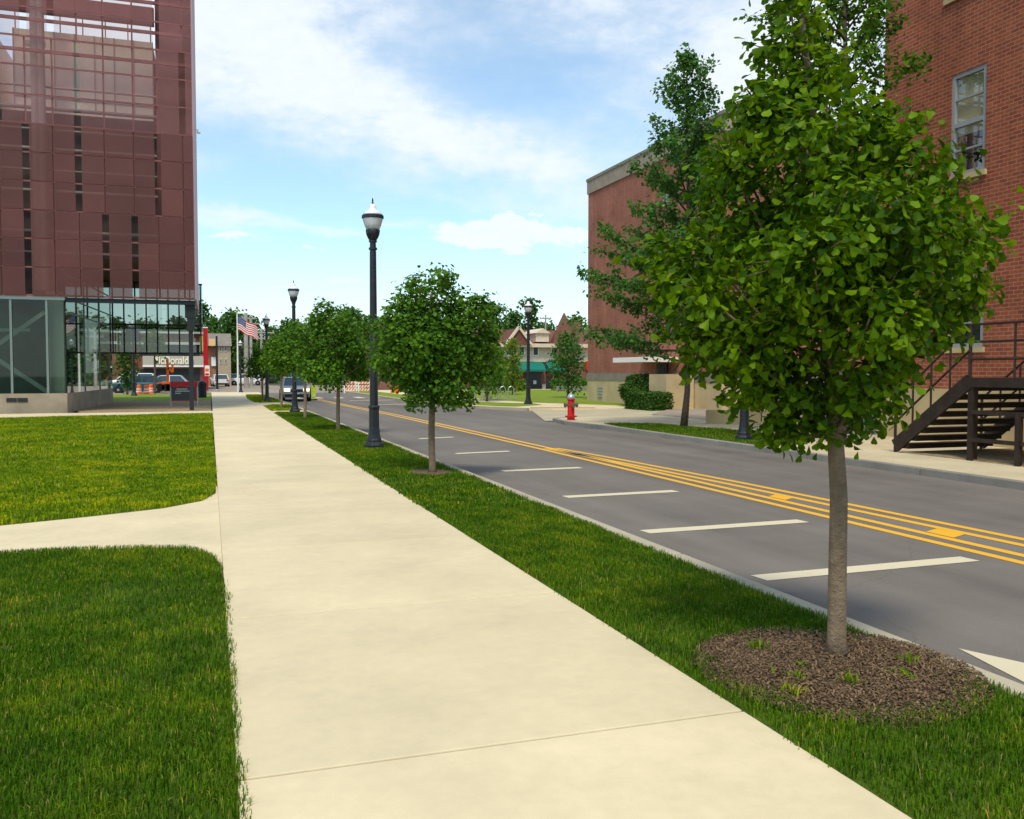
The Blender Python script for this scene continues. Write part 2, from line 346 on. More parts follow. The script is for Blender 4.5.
# ------------------------------------------------------------------ mesh helpers
def wl(o):
    v = Vector((0, 0, 0))
    while o: v = v + o.location; o = o.parent
    return v
class MB:
    def __init__(s): s.v = []; s.f = []
    def add(s, vs, fs):
        k = len(s.v); s.v += [tuple(p) for p in vs]; s.f += [tuple(i + k for i in f) for f in fs]
    def box(s, x0, x1, y0, y1, z0, z1):
        s.add([(x0, y0, z0), (x1, y0, z0), (x1, y1, z0), (x0, y1, z0), (x0, y0, z1), (x1, y0, z1), (x1, y1, z1), (x0, y1, z1)],
              [(3, 2, 1, 0), (4, 5, 6, 7), (0, 1, 5, 4), (1, 2, 6, 5), (2, 3, 7, 6), (3, 0, 4, 7)])
        return s
    def cbox(s, c, sz, rz=0):
        M_ = Matrix.Translation(c) @ Matrix.Rotation(rz, 4, 'Z'); a, b, d = (x / 2 for x in sz)
        vs = [M_ @ Vector(p) for p in [(-a, -b, -d), (a, -b, -d), (a, b, -d), (-a, b, -d), (-a, -b, d), (a, -b, d), (a, b, d), (-a, b, d)]]
        s.add(vs, [(3, 2, 1, 0), (4, 5, 6, 7), (0, 1, 5, 4), (1, 2, 6, 5), (2, 3, 7, 6), (3, 0, 4, 7)]); return s
    def beam(s, p, q, wd, ht, up=(0, 0, 1)):
        p, q = Vector(p), Vector(q); d = (q - p).normalized(); u = Vector(up)
        if abs(d.dot(u)) > .98: u = Vector((0, 1, 0))
        r = d.cross(u).normalized(); u = r.cross(d)
        vs = []
        for c in (p, q):
            for a, b in ((-1, -1), (1, -1), (1, 1), (-1, 1)): vs.append(c + r * a * wd / 2 + u * b * ht / 2)
        s.add(vs, [(3, 2, 1, 0), (4, 5, 6, 7), (0, 1, 5, 4), (1, 2, 6, 5), (2, 3, 7, 6), (3, 0, 4, 7)]); return s
    def tube(s, pts, rad, n=8):
        pts = [Vector(p) for p in pts]
        if not hasattr(rad, '__len__'): rad = [rad] * len(pts)
        vs = []; fs = []; m = len(pts); pr = None
        for i, p in enumerate(pts):
            d = (pts[min(i + 1, m - 1)] - pts[max(i - 1, 0)]).normalized()
            if pr is None:
                a = Vector((1, 0, 0)) if abs(d.x) < .8 else Vector((0, 1, 0))
                pr = d.cross(a).normalized()
            pr = (pr - d * pr.dot(d)).normalized(); q = d.cross(pr)
            for k in range(n):
                t = 2 * math.pi * k / n; vs.append(p + (pr * math.cos(t) + q * math.sin(t)) * rad[i])
        for i in range(m - 1):
            for k in range(n):
                a = i * n + k; b = i * n + (k + 1) % n; fs.append((a, b, b + n, a + n))
        fs.append(tuple(range(n - 1, -1, -1))); fs.append(tuple((m - 1) * n + k for k in range(n)))
        s.add(vs, fs); return s
    def lathe(s, prof, c=(0, 0, 0), n=16, axis='z'):
        vs = []; fs = []
        for r, z in prof:
            for k in range(n):
                t = 2 * math.pi * (k + .5) / n; a, b = r * math.cos(t), r * math.sin(t)
                vs.append((c[0] + a, c[1] + b, c[2] + z) if axis == 'z' else (c[0] + z, c[1] + a, c[2] + b))
        for i in range(len(prof) - 1):
            for k in range(n):
                a = i * n + k; b = i * n + (k + 1) % n; fs.append((a, b, b + n, a + n))
        fs.append(tuple(range(n - 1, -1, -1))); fs.append(tuple((len(prof) - 1) * n + k for k in range(n)))
        s.add(vs, fs); return s
    def prism(s, poly, z0, z1):
        n = len(poly)
        s.add([(x, y, z0) for x, y in poly] + [(x, y, z1) for x, y in poly],
              [tuple(range(n - 1, -1, -1)), tuple(range(n, 2 * n))] + [(i, (i + 1) % n, n + (i + 1) % n, n + i) for i in range(n)]); return s
    def extr(s, poly, axis, a0, a1):
        """polygon in the plane across an axis ('x': (y,z), 'y': (x,z)), extruded along it"""
        n = len(poly); mk = (lambda p, a: (a, p[0], p[1])) if axis == 'x' else (lambda p, a: (p[0], a, p[1]))
        s.add([mk(p, a0) for p in poly] + [mk(p, a1) for p in poly],
              [tuple(range(n - 1, -1, -1)), tuple(range(n, 2 * n))] + [(i, (i + 1) % n, n + (i + 1) % n, n + i) for i in range(n)]); return s
    def quad(s, *p): s.add(p, [tuple(range(len(p)))]); return s
    def build(s, name, m, parent=None, smooth=False, origin=None, bevel=0.):
        me = bpy.data.meshes.new(name); o = bpy.data.objects.new(name, me); COL.objects.link(o)
        if parent is not None: o.parent = parent; off = wl(parent)
        else:
            off = Vector(origin) if origin is not None else Vector((0, 0, 0)); o.location = off
        me.from_pydata([(x - off.x, y - off.y, z - off.z) for x, y, z in s.v], [], s.f)
        for mm in (m if isinstance(m, list) else [m]): me.materials.append(mm)
        b = bmesh.new(); b.from_mesh(me); bmesh.ops.recalc_face_normals(b, faces=b.faces[:]); b.to_mesh(me); b.free()
        if smooth: me.polygons.foreach_set('use_smooth', [True] * len(me.polygons))
        if bevel:
            md = o.modifiers.new('bevel', 'BEVEL'); md.width = bevel; md.segments = 2; md.limit_method = 'ANGLE'
        return o
def np_mesh(name, V, F, m, parent=None, origin=None):
    """V (n,3), F (k,c) equal-sided faces"""
    me = bpy.data.meshes.new(name); o = bpy.data.objects.new(name, me); COL.objects.link(o)
    if parent is not None: o.parent = parent; off = wl(parent)
    else:
        off = Vector(origin) if origin is not None else Vector((0, 0, 0)); o.location = off
    V = V - np.array(off); k, c = F.shape
    me.vertices.add(len(V)); me.vertices.foreach_set('co', V.astype(np.float32).ravel())
    me.loops.add(k * c); me.loops.foreach_set('vertex_index', F.astype(np.int32).ravel())
    me.polygons.add(k); me.polygons.foreach_set('loop_start', np.arange(0, k * c, c, dtype=np.int32))
    me.update(calc_edges=True); me.materials.append(m); return o
def tag(o, label, cat, group=None):
    o['label'] = label; o['category'] = cat
    if group: o['group'] = group
    return o
def thing(name, label, cat, loc, group=None):
    o = bpy.data.objects.new(name, None); COL.objects.link(o); o.location = loc; o.empty_display_size = .3
    return tag(o, label, cat, group)
def struct(o, kind='structure'): o['kind'] = kind; return o
def copy_tree(o, parent=None):
    c = o.copy(); COL.objects.link(c)
    if parent is not None: c.parent = parent
    for ch in list(o.children): copy_tree(ch, c)
    return c
def text_mesh(txt, size, depth, name, m, parent, loc, rot, xscale=1., bold=0.):
    cu = bpy.data.curves.new('lettering', 'FONT'); cu.body = txt; cu.size = size; cu.extrude = depth; cu.offset = bold; cu.align_x = 'CENTER'; cu.align_y = 'CENTER'
    t = bpy.data.objects.new('lettering', cu); COL.objects.link(t); bpy.context.view_layer.update()
    me = bpy.data.meshes.new_from_object(t.evaluated_get(bpy.context.evaluated_depsgraph_get()))
    bpy.data.objects.remove(t); bpy.data.curves.remove(cu)
    me.materials.clear(); me.materials.append(m); me.name = name
    o = bpy.data.objects.new(name, me); COL.objects.link(o); o.parent = parent
    o.location = Vector(loc) - wl(parent); o.rotation_euler = rot; o.scale = (xscale, 1, 1); return o

# survey: a point of the ground, or of an upright plane, from its sighting
def G(px, py, z=0.):
    d = pix_ray(px, py); return Vector((0, 0, HC)) + d * ((z - HC) / d.z)
def g2(px, py, z=0.): v = G(px, py, z); return (v.x, v.y)
def PY(px, py, Y): d = pix_ray(px, py); return Vector((0, 0, HC)) + d * (Y / d.y)
def PXp(px, py, X): d = pix_ray(px, py); return Vector((0, 0, HC)) + d * (X / d.x)

# ------------------------------------------------------------------ ground and road
struct(MB().quad((-900, -300, -.17), (900, -300, -.17), (900, 1800, -.17), (-900, 1800, -.17)).build('ground', GROUND))
RZ = -.12
struct(MB().quad((3.9, -12, RZ), (11.6, -12, RZ), (14.5, 30, RZ), (60, 29, RZ), (60, 38, RZ), (14.5, 38, RZ), (12.0, 46, RZ), (12, 79, RZ), (3.5, 79, RZ)).build('road', ASPH))
struct(MB().quad((-1.2, 76.0, RZ + .004), (13, 76.0, RZ + .004), (30, 112, RZ + .004), (-6, 125, RZ + .004)).build('cross_road', ASPH2))
struct(MB().quad((-45, 70, -.05), (-.25, 70, -.05), (-.25, 96, -.05), (-45, 96, -.05)).build('parking_lot', ASPH2))
# sidewalk of separate slabs with open joints
sw = MB(); X0, X1 = .08, 2.37; y = -3.63
while y < 75:
    e = min(y + 2.42, 75.2)
    sw.box(X0, X1, y + .007, e - .008, -.16, 0)
    y += 2.42
struct(sw.build('sidewalk', CONC, bevel=.006))
struct(MB().box(X0 + .01, X1 - .01, -3, 75, -.165, -.012).build('sidewalk_base', mat('joint_dirt', (.16, .13, .09), .95)))
# kerb on the near side, in lengths
kb = MB(); y = -5
while y < 70:
    kb.box(3.78 - .0022 * max(0, y - 12), 3.93 - .0022 * max(0, y - 12), y + .003, y + 2.97, -.165, .004); y += 3
struct(kb.build('kerb', CONC2, bevel=.012))
gut = MB(); gut.quad((3.931, -5, RZ + .004), (4.16, -5, RZ + .004), (4.12, 12, RZ + .004), (3.931, 12, RZ + .004)); gut.quad((3.931, 12, RZ + .004), (4.12, 12, RZ + .004), (4.0, 70, RZ + .004), (3.81, 70, RZ + .004))
struct(gut.build('gutter', mat_asphalt('gutter_concrete', (.13, .12, .105), (.21, .195, .17))))

# left lawns with rounded corners, path between them
lawn_near = [(-9, -3), (.07, -3), (.10, 3.3), (.10, 6.6), (.05, 8.0), (-.06, 8.45), (-.25, 8.72), (-.6, 8.86), (-1.2, 8.94), (-1.8, 8.97), (-9, 9.35)]
lawn_mid = [(-14, 9.2), (-4, 10.0), (-2.1, 10.66), (-1.3, 11.0), (-.55, 11.4), (-.12, 11.9), (.05, 12.6), (.06, 36.8), (-7, 35.4), (-14, 34.6)]
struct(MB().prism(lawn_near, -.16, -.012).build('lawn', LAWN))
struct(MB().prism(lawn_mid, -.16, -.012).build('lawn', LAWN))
struct(MB().prism([(-14, 8.0), (.078, 8.0), (.078, 13.4), (-14, 13.4)], -.163, -.018).build('path', CONC))
struct(MB().prism([(-14, 34), (.078, 36), (.078, 39.6), (-4.0, 39.2), (-14, 39.2)], -.163, -.018).build('path', CONC))
# mulch bed, grass strip and mown edge beside the plant building
struct(MB().prism([(-4.9, 39.4), (.03, 39.5), (.03, 53.2), (-8, 53.2)], -.16, .0).build('mulch_bed', MULCHF))
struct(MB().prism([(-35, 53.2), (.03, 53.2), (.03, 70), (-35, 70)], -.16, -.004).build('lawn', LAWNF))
# grass strip between sidewalk and kerb, in three lengths divided by short walks
strips = [[(2.37, -3), (3.78, -3), (3.78, 14), (3.72, 36.2), (3.1, 37.0), (2.55, 37.1), (2.37, 36)],
          [(2.42, 38.6), (3.7, 38.9), (3.7, 45.4), (2.9, 45.4), (2.38, 44.0)],
          [(2.2, 49.2), (3.68, 49.4), (3.64, 66), (2.36, 66), (2.1, 56)]]
for p in strips: struct(MB().prism(p, -.16, -.012).build('grass_strip', LAWN))
for a, b in ((36.0, 39.2), (44.0, 50.0), (65.5, 75.2)):
    struct(MB().box(2.375, 3.70, a, b, -.162, -.018).build('short_walk', CONC))
# mulch rings
def ring(cx, cy, rx, ry, rng, z=.012):
    pts = []
    for k in range(40):
        t = 2 * math.pi * k / 40; q = 1 + .06 * math.sin(3 * t + 1) + rng.uniform(-.05, .05)
        pts.append((cx + rx * q * math.cos(t), cy + ry * q * math.sin(t)))
    return pts
rngm = random.Random(3)
mr = ring(3.18, 4.0, .72, .74, rngm)
mm_ = MB(); n = len(mr)
vs = [(3.2, 4.08, .03)] + [(3.2 + (x - 3.2) * .55, 4.08 + (y_ - 4.08) * .55, .022 + rngm.uniform(-.008, .008)) for x, y_ in mr] + [(x, y_, -.01) for x, y_ in mr]
mm_.add(vs, [(0, 1 + i, 1 + (i + 1) % n) for i in range(n)] + [(1 + i, 1 + n + i, 1 + n + (i + 1) % n, 1 + (i + 1) % n) for i in range(n)])
struct(mm_.build('mulch_ring', MULCH, smooth=True))
struct(MB().prism(ring(3.32, 14.0, .34, .5, rngm), -.1, .004).build('mulch_ring', MULCH))

# painted markings
PZ = RZ + .004
wp = MB()
for (a, b) in (((4.33, 6.30), (6.62, 6.35)), ((4.42, 8.56), (6.48, 8.62)), ((4.62, 11.35), (6.37, 11.42)), ((4.80, 14.7), (6.31, 14.8)), ((4.9, 18.2), (6.15, 18.4)), ((5.1, 22.6), (6.08, 22.9))):
    wp.quad((a[0], a[1], PZ), (b[0], b[1], PZ), (b[0] - .02, b[1] + .21, PZ), (a[0] - .02, a[1] + .21, PZ))
wp.quad((4.39, 4.36, PZ), (4.97, 3.0, PZ), (4.08, 3.0, PZ))
for k in range(5):
    yy = 55.5 + k * .0; xx = 5.2 + k * 1.35
    wp.quad((xx, 59.5, PZ), (xx + .5, 59.5, PZ), (xx + .5, 62.2, PZ), (xx, 62.2, PZ))
wp.quad((8.2, 47, PZ), (11, 47.6, PZ), (11, 48.0, PZ), (8.2, 47.4, PZ)); wp.quad((7.9, 54, PZ), (10.8, 54.6, PZ), (10.8, 55.0, PZ), (7.9, 54.4, PZ))
struct(wp.build('parking_markings', WHITEP))
yp = MB()
def yl(pts, wd=.12):
    for (x0, y0), (x1, y1) in zip(pts, pts[1:]):
        yp.quad((x0 - wd / 2, y0, PZ), (x0 + wd / 2, y0, PZ), (x1 + wd / 2, y1, PZ), (x1 - wd / 2, y1, PZ))
for off in (0, .28): yl([(6.90 + off, -4), (6.92 + off, 8), (6.98 + off, 18.7), (6.92 + off, 28), (6.82 + off, 36), (6.5 + off, 46), (6.2 + off, 58)])
for off in (0, .28): yl([(7.66 + off, -4), (7.62 + off, 7), (7.52 + off, 12), (7.32 + off, 16.5), (7.12 + off * .95, 18.9)])
for yy in (7.55, 10.45): yp.quad((7.285 + (yy - 7.5) * .004, yy - .22, PZ), (7.55 - (yy - 7.5) * .02, yy - .10, PZ), (7.55 - (yy - 7.5) * .02, yy + .28, PZ), (7.285 + (yy - 7.5) * .004, yy + .16, PZ))
struct(yp.build('centre_markings', YELP))

# far side: blocks, kerbs, sidewalk, lawns, apron
se_block = [(11.3, -12), (11.3, 24.5), (11.05, 27.2), (11.35, 28.9), (12.3, 29.6), (15.5, 30.0), (17.5, 29), (19, 25.5), (19.0, 19), (40, 19), (40, -12)]
struct(MB().prism(se_block, -.165, -.002).build('far_sidewalk', mat_concrete('far_sidewalk_concrete', (.58, .49, .32), .05, .2)))
kf = MB(); y = -12
while y < 24:
    kf.box(11.17, 11.32, y + .004, y + 2.98, -.166, .004); y += 3
kf.prism([(11.17, 24), (11.32, 24), (11.07, 27.2), (11.37, 28.9), (12.3, 29.6), (12.2, 29.8), (11.22, 29.05), (10.9, 27.2)], -.166, .004)
struct(kf.build('far_kerb', mat_concrete('far_kerb_concrete', (.27, .25, .215), .1, .3), bevel=.012))
struct(MB().prism([(11.36, 16.6), (12.55, 16.8), (13.45, 18.5), (13.55, 22.0), (12.9, 24.8), (11.6, 25.6), (11.36, 24)], -.1, .012).build('grass_strip', LAWN))
struct(MB().quad((11.0, 29.2, RZ + .02), (20, 30.3, .01), (20, 36.6, .01), (13.4, 37.2, RZ + .02)).build('driveway', CONCG))
struct(MB().quad((15.8, 19.2, .004), (24, 19.2, .012), (24, 34, .03), (18.4, 34, .03), (15.8, 30.6, .004)).build('alley', ASPH2))
ne_block = [(10.85, 79), (10.85, 48), (11.3, 43.5), (12.2, 40), (13.4, 37.6), (15.5, 36.6), (18.3, 36.2), (21.5, 33.5), (60, 33.5), (60, 79)]
struct(MB().prism(ne_block, -.165, -.002).build('far_sidewalk', CONC))
struct(MB().prism([(10.70, 79), (10.85, 79), (10.85, 48), (11.3, 43.5), (12.2, 40), (13.4, 37.6), (13.28, 37.5), (12.06, 39.9), (11.15, 43.45), (10.70, 48)], -.166, .006).build('far_kerb', CONC2))
struct(MB().prism([(11.0, 76), (11.0, 49), (11.6, 44.2), (12.7, 40.2), (13.4, 39.4), (15.3, 41.0), (15.6, 42.8), (14.2, 45), (12.9, 49), (12.9, 76)], -.1, .008).build('grass_strip', LAWNF))
nl = [(14.9, 77), (15.3, 50), (16.2, 44.2), (17.6, 41.2), (19.6, 37.0), (20.2, 35.2), (21.2, 34.6), (21.2, 46), (24, 52), (60, 56), (60, 77)]
struct(MB().prism(nl, -.1, .008).build('lawn', LAWNF))
struct(MB().quad((13.5, 37.75, .006), (16.2, 36.7, .006), (16.4, 37.2, .006), (13.7, 38.3, .006)).build('tactile_ramp', mat('tactile_rust', (.42, .2, .07), .9, var=.2)))

# ------------------------------------------------------------------ grass blades
def in_poly(P, poly):
    x, y = P[:, 0], P[:, 1]; r = np.zeros(len(P), bool); n = len(poly)
    for i in range(n):
        (x0, y0), (x1, y1) = poly[i], poly[(i + 1) % n]
        c = ((y0 > y) != (y1 > y)) & (x < (x1 - x0) * (y - y0) / (y1 - y0 + 1e-12) + x0); r ^= c
    return r
def lump(P, s, seed):
    rg = np.random.default_rng(seed); v = np.zeros(len(P))
    for k in range(9):
        a = rg.uniform(0, 2 * np.pi); f = s * rg.uniform(.5, 2.2)
        v += np.sin(f * (P[:, 0] * np.cos(a) + P[:, 1] * np.sin(a)) + rg.uniform(0, 6.28))
    return v / 4.
def mat_grass(name, dark, light, straw):
    m = bpy.data.materials.new(name); m.use_nodes = True
    T = NT(m.node_tree); b = T.n['Principled BSDF']; b.inputs['Roughness'].default_value = .7; b.inputs['Specular IOR Level'].default_value = .08
    g = T.node('ShaderNodeNewGeometry').outputs['Random Per Island']
    c = T.ramp(g, [(0, dark), (.6, tuple((a + q) / 2 for a, q in zip(dark, light))), (.93, light), (.96, straw)])
    tc = T.node('ShaderNodeTexCoord').outputs['Object']
    k = T.ramp(T.math('ADD', T.math('MULTIPLY', T.noise(tc, .8, 4), .5), T.math('MULTIPLY', T.noise(tc, 3.5, 4), .5)), [(.38, (.58, .70, .7)), (.50, (1, 1, 1)), (.62, (1.95, 1.4, 1.1))])
    c = T.mix(1.0, c, k, 'MULTIPLY'); T.l.new(c, b.inputs['Base Color'])
    tr = T.node('ShaderNodeBsdfTranslucent'); T.l.new(c, tr.inputs[0]); mx = T.node('ShaderNodeMixShader'); mx.inputs[0].default_value = .3
    T.l.new(b.outputs[0], mx.inputs[1]); T.l.new(tr.outputs[0], mx.inputs[2]); T.l.new(mx.outputs[0], T.n['Material Output'].inputs[0]); return m
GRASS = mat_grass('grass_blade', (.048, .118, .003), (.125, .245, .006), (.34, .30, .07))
GRASSF = mat_grass('grass_blade_pale', (.125, .225, .003), (.27, .37, .006), (.38, .34, .07))  # paler, yellower blades for the middle lawn, farther strips and weeds
def grass(name, poly, dens, h, wd, m, seed, holes=(), ymax=None, grow=0.):
    rg = np.random.default_rng(seed); A = np.array(poly); lo, hi = A.min(0), A.max(0)
    lo = np.maximum(lo, (-9, 1.6)); 
    if ymax: hi[1] = min(hi[1], ymax)
    N = int(dens * (hi[0] - lo[0]) * (hi[1] - lo[1])); P = rg.uniform(lo, hi, (N, 2)); P = P[in_poly(P, poly)]; P = P + rg.normal(0, .011, P.shape); P[:, 0] += .016 * lump(P, 7, seed + 3)
    # keep only the wedge the street view can see, with a margin
    keep = (P[:, 0] > -.36 * P[:, 1] - 1.2); P = P[keep]
    for cx, cy, rx, ry in holes:
        d = ((P[:, 0] - cx) / rx) ** 2 + ((P[:, 1] - cy) / ry) ** 2
        P = P[d > 1.05 - .42 * rg.random(len(P)) ** 2 + .30 * lump(P, 6, seed + 9)]
    n = len(P); L = lump(P, 2.2, seed + 5)
    keep = rg.random(n) < np.clip(.80 + .25 * L, .35, 1); P = P[keep]; L = L[keep]; n = len(P)
    H = h * (.75 + .5 * rg.random(n) + .15 * L); a = rg.uniform(0, 2 * np.pi, n); ln = H * rg.uniform(.15, .95, n)
    D = np.stack([np.cos(a), np.sin(a)], 1); a2 = a + np.pi / 2 + rg.normal(0, .5, n); W = np.stack([np.cos(a2), np.sin(a2)], 1) * (wd * (.7 + .6 * rg.random(n)))[:, None] / 2
    z0 = np.full(n, -.02)
    V = np.zeros((n, 5, 3))
    V[:, 0, :2] = P - W; V[:, 1, :2] = P + W; V[:, 0, 2] = V[:, 1, 2] = z0
    mid = P + D * (ln * .35)[:, None]; V[:, 2, :2] = mid + W * .75; V[:, 3, :2] = mid - W * .75; V[:, 2, 2] = V[:, 3, 2] = H * .6
    V[:, 4, :2] = P + D * ln[:, None]; V[:, 4, 2] = H * np.clip(1.05 - .45 * ln / H, .4, 1)
    b = np.arange(n)[:, None] * 5
    F = np.concatenate([b + np.array([[0, 1, 2]]), b + np.array([[0, 2, 3]]), b + np.array([[3, 2, 4]])], 0)
    return struct(np_mesh(name, V.reshape(-1, 3), F, m), 'stuff')
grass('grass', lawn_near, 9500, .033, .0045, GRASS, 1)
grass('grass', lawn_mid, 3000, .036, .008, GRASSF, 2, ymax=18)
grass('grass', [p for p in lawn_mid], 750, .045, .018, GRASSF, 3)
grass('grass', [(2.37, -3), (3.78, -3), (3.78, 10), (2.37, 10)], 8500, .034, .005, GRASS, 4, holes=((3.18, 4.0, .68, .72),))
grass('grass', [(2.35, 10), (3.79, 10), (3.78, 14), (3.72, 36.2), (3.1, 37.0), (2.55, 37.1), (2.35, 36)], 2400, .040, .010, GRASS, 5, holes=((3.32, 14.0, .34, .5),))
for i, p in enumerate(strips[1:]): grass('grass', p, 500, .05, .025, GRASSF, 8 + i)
grass('grass', [(11.36, 16.6), (12.55, 16.8), (13.45, 18.5), (13.55, 22.0), (12.9, 24.8), (11.6, 25.6), (11.36, 24)], 900, .06, .02, GRASS, 12)
# weeds and chips on the mulch round the near tree
def chips(cx, cy, rx, ry, n, seed):
    rg = np.random.default_rng(seed); t = rg.uniform(0, 2 * np.pi, n); q = np.sqrt(rg.random(n)) * 1.06
    mb_v = []; F = []
    x = cx + rx * q * np.cos(t); y_ = cy + ry * q * np.sin(t); z = .030 * (1 - q ** 2 * .95) + rg.uniform(0, .012, n)
    L = rg.uniform(.005, .022, n); Wd = rg.uniform(.0015, .005, n); a = rg.uniform(0, 6.28, n); tl = rg.normal(0, .28, n)
    V = np.zeros((n, 4, 3))
    for i, (su, sv) in enumerate(((-1, -1), (1, -1), (1, 1), (-1, 1))):
        V[:, i, 0] = x + su * L * np.cos(a) * .7 - sv * Wd * np.sin(a); V[:, i, 1] = y_ + su * L * np.sin(a) * .7 + sv * Wd * np.cos(a); V[:, i, 2] = z + su * L * tl + sv * Wd * rg.normal(0, .3, n)
    return struct(np_mesh('mulch_chips', V.reshape(-1, 3), np.arange(4 * n).reshape(n, 4), CHIP), 'stuff')
chips(3.18, 4.0, .70, .74, 22000, 4)
for i, (wx, wy) in enumerate(((2.83, 3.9), (3.05, 3.75), (2.95, 4.35), (3.5, 4.35), (3.42, 3.72), (3.0, 4.0), (2.7, 3.72), (3.6, 3.9))):
    grass('weeds', [(wx - .05, wy - .05), (wx + .05, wy - .05), (wx + .05, wy + .05), (wx - .05, wy + .05)], 3000, .075, .012, GRASSF, 20 + i)

# ------------------------------------------------------------------ trees
FAN = np.array([(0, 0, 0), (.12, .32, .04), (.33, .62, .10), (.40, .84, .06), (.22, 1.02, -.02), (0, .95, -.05), (-.22, 1.02, -.02), (-.40, .84, .06), (-.33, .62, .10), (-.12, .32, .04), (0, .55, 0)])
FANF = [(0, 1, 2, 10), (10, 2, 3, 4), (10, 4, 5, 5), (0, 10, 8, 9), (10, 6, 7, 8), (10, 5, 6, 6)]
FANF = [(0, 1, 2), (0, 2, 10), (10, 2, 3), (10, 3, 4), (10, 4, 5), (0, 8, 9), (0, 10, 8), (10, 7, 8), (10, 6, 7), (10, 5, 6)]
FAN6 = np.array([(0, 0, 0), (.26, .40, .06), (.46, .80, .08), (0, .98, -.02), (-.46, .80, .08), (-.26, .40, .06)])
FAN6F = [(0, 1, 2, 3), (0, 3, 4, 5)]
DIA = np.array([(0, 0, 0), (.42, .5, .06), (0, 1, -.05), (-.42, .5, .06)])
def norm(a): return a / (np.linalg.norm(a, axis=1, keepdims=True) + 1e-9)
WIND = np.array([-.34, .12, 0])      # the leaves hang a little to the left, as in a light breeze
def leaves(C, O, size, rg, shape=FAN, faces=FANF, droop=.75, up=.5):
    n = len(C)
    N = norm(O * .6 + np.array([0, 0, up]) + rg.normal(0, .55, (n, 3)))
    D = norm(O * .55 + rg.normal(0, .5, (n, 3)) + WIND + np.array([0, 0, -droop])); D = norm(D - N * (D * N).sum(1, keepdims=True)); U = np.cross(D, N)
    s = size * rg.uniform(.65, 1.2, n)
    V = C[:, None, :] + s[:, None, None] * (shape[None, :, 0:1] * U[:, None, :] + shape[None, :, 1:2] * D[:, None, :] + shape[None, :, 2:3] * N[:, None, :])
    k = len(shape); b = np.arange(n)[:, None] * k
    return V.reshape(-1, 3), np.concatenate([b + np.array([f]) for f in faces], 0)
def lobes_crown(lobes, per_area, size, rg, shape=FAN, faces=FANF, twig=None, tuft=9, droop=.75):
    """leaf tufts at the ends of twigs that fan out from each lobe's heart"""
    CC, OO = [], []
    for (c, r) in lobes:
        nt = max(6, int(per_area * r * r / tuft)); d = norm(rg.normal(0, 1, (nt, 3)) * np.array([1, 1, .9])); rad = r * rg.uniform(.55, 1.08, nt) ** .8
        tip = np.array(c) + d * rad[:, None] * np.array([1, 1, .92])
        for k in range(nt):
            q = rg.normal(0, size * .95, (tuft, 3)) * np.array([1, 1, .8]) - d[k] * rg.uniform(0, r * .25, (tuft, 1))
            CC.append(tip[k] + q); OO.append(np.repeat(d[k][None], tuft, 0))
            if twig is not None and rg.random() < .3:
                twig.append((np.array(c) + d[k] * rad[k] * .25, tip[k]))
    # young shoots that break the outline
    for (c, r) in lobes:
        for k in range(5):
            d = norm(rg.normal(0, 1, (1, 3)) * np.array([1, 1, .6]) + np.array([[0, 0, .75]]))[0]; a = np.array(c) + d * r * .7; b = np.array(c) + d * r * rg.uniform(1.05, 1.32)
            m = max(5, int(np.linalg.norm(b - a) / size * 3.2)); f = rg.random((m, 1))
            CC.append(a + (b - a) * f + rg.normal(0, size * .38, (m, 3))); OO.append(np.repeat(norm((d + rg.normal(0, .2, 3))[None]), m, 0))
            if twig is not None: twig.insert(0, (a, b))
    return leaves(np.concatenate(CC), np.concatenate(OO), size, rg, shape, faces, droop)
def make_tree(name, label, base, lobes, leafm, barkm, trunk_r, trunk_h, size, per_area, seed, group=None, shape=FAN, faces=FANF, cat='tree', lean=(0, 0), tuft=9, ntwig=60, limb_r=.4):
    rg = np.random.default_rng(seed); t = thing(name, label, cat, base, group)
    bx, by, bz = base; twigs = []
    V, F = lobes_crown(lobes, per_area, size, rg, shape, faces, twigs, tuft)
    mb = MB(); top = max(l[0][2] for l in lobes)
    pts = []; rr = []
    H0 = trunk_h
    for i in range(9):
        f = i / 8; z = bz + f * (top - bz) * .93
        pts.append((bx + lean[0] * f * f + (.14 * trunk_r * math.sin(i * 1.7 + seed)), by + lean[1] * f * f + .14 * trunk_r * math.cos(i * 2.1 + seed), z))
        rr.append(trunk_r * (1.35 if i == 0 else 1.0) * (1 - .85 * max(0, (z - bz - H0 * .6)) / max(.3, top - bz)) if i else trunk_r * 1.45)
    pts.insert(1, (pts[0][0], pts[0][1], bz + trunk_r * 1.6)); rr.insert(1, trunk_r * 1.06)
    pts[0] = (pts[0][0], pts[0][1], bz - .03)
    mb.tube(pts, [max(r, trunk_r * .12) for r in rr], 14)
    for (c, r) in lobes:
        c = Vector(c); z0 = bz + H0 * rg.uniform(.92, 1.12) + max(0, (c.z - bz - H0)) * .35
        f = min(1, (z0 - bz) / (top - bz)); s0 = Vector((bx + lean[0] * f * f, by + lean[1] * f * f, z0))
        m1 = s0.lerp(c, .5) + Vector((0, 0, -.08 * (c - s0).length)); r0 = trunk_r * limb_r
        mb.tube([s0, m1, c], [r0, r0 * .7, r0 * .3], 7)
    for a, b in twigs[:ntwig]: mb.tube([tuple(a), tuple(b)], [trunk_r * .09, trunk_r * .04], 4)
    mb.build('trunk', barkm, t, smooth=True)
    np_mesh('crown', V, F, leafm, t); return t
CR = Vector((math.cos(YAW), -math.sin(YAW), 0)); CF = Vector((math.sin(YAW), math.cos(YAW), 0))
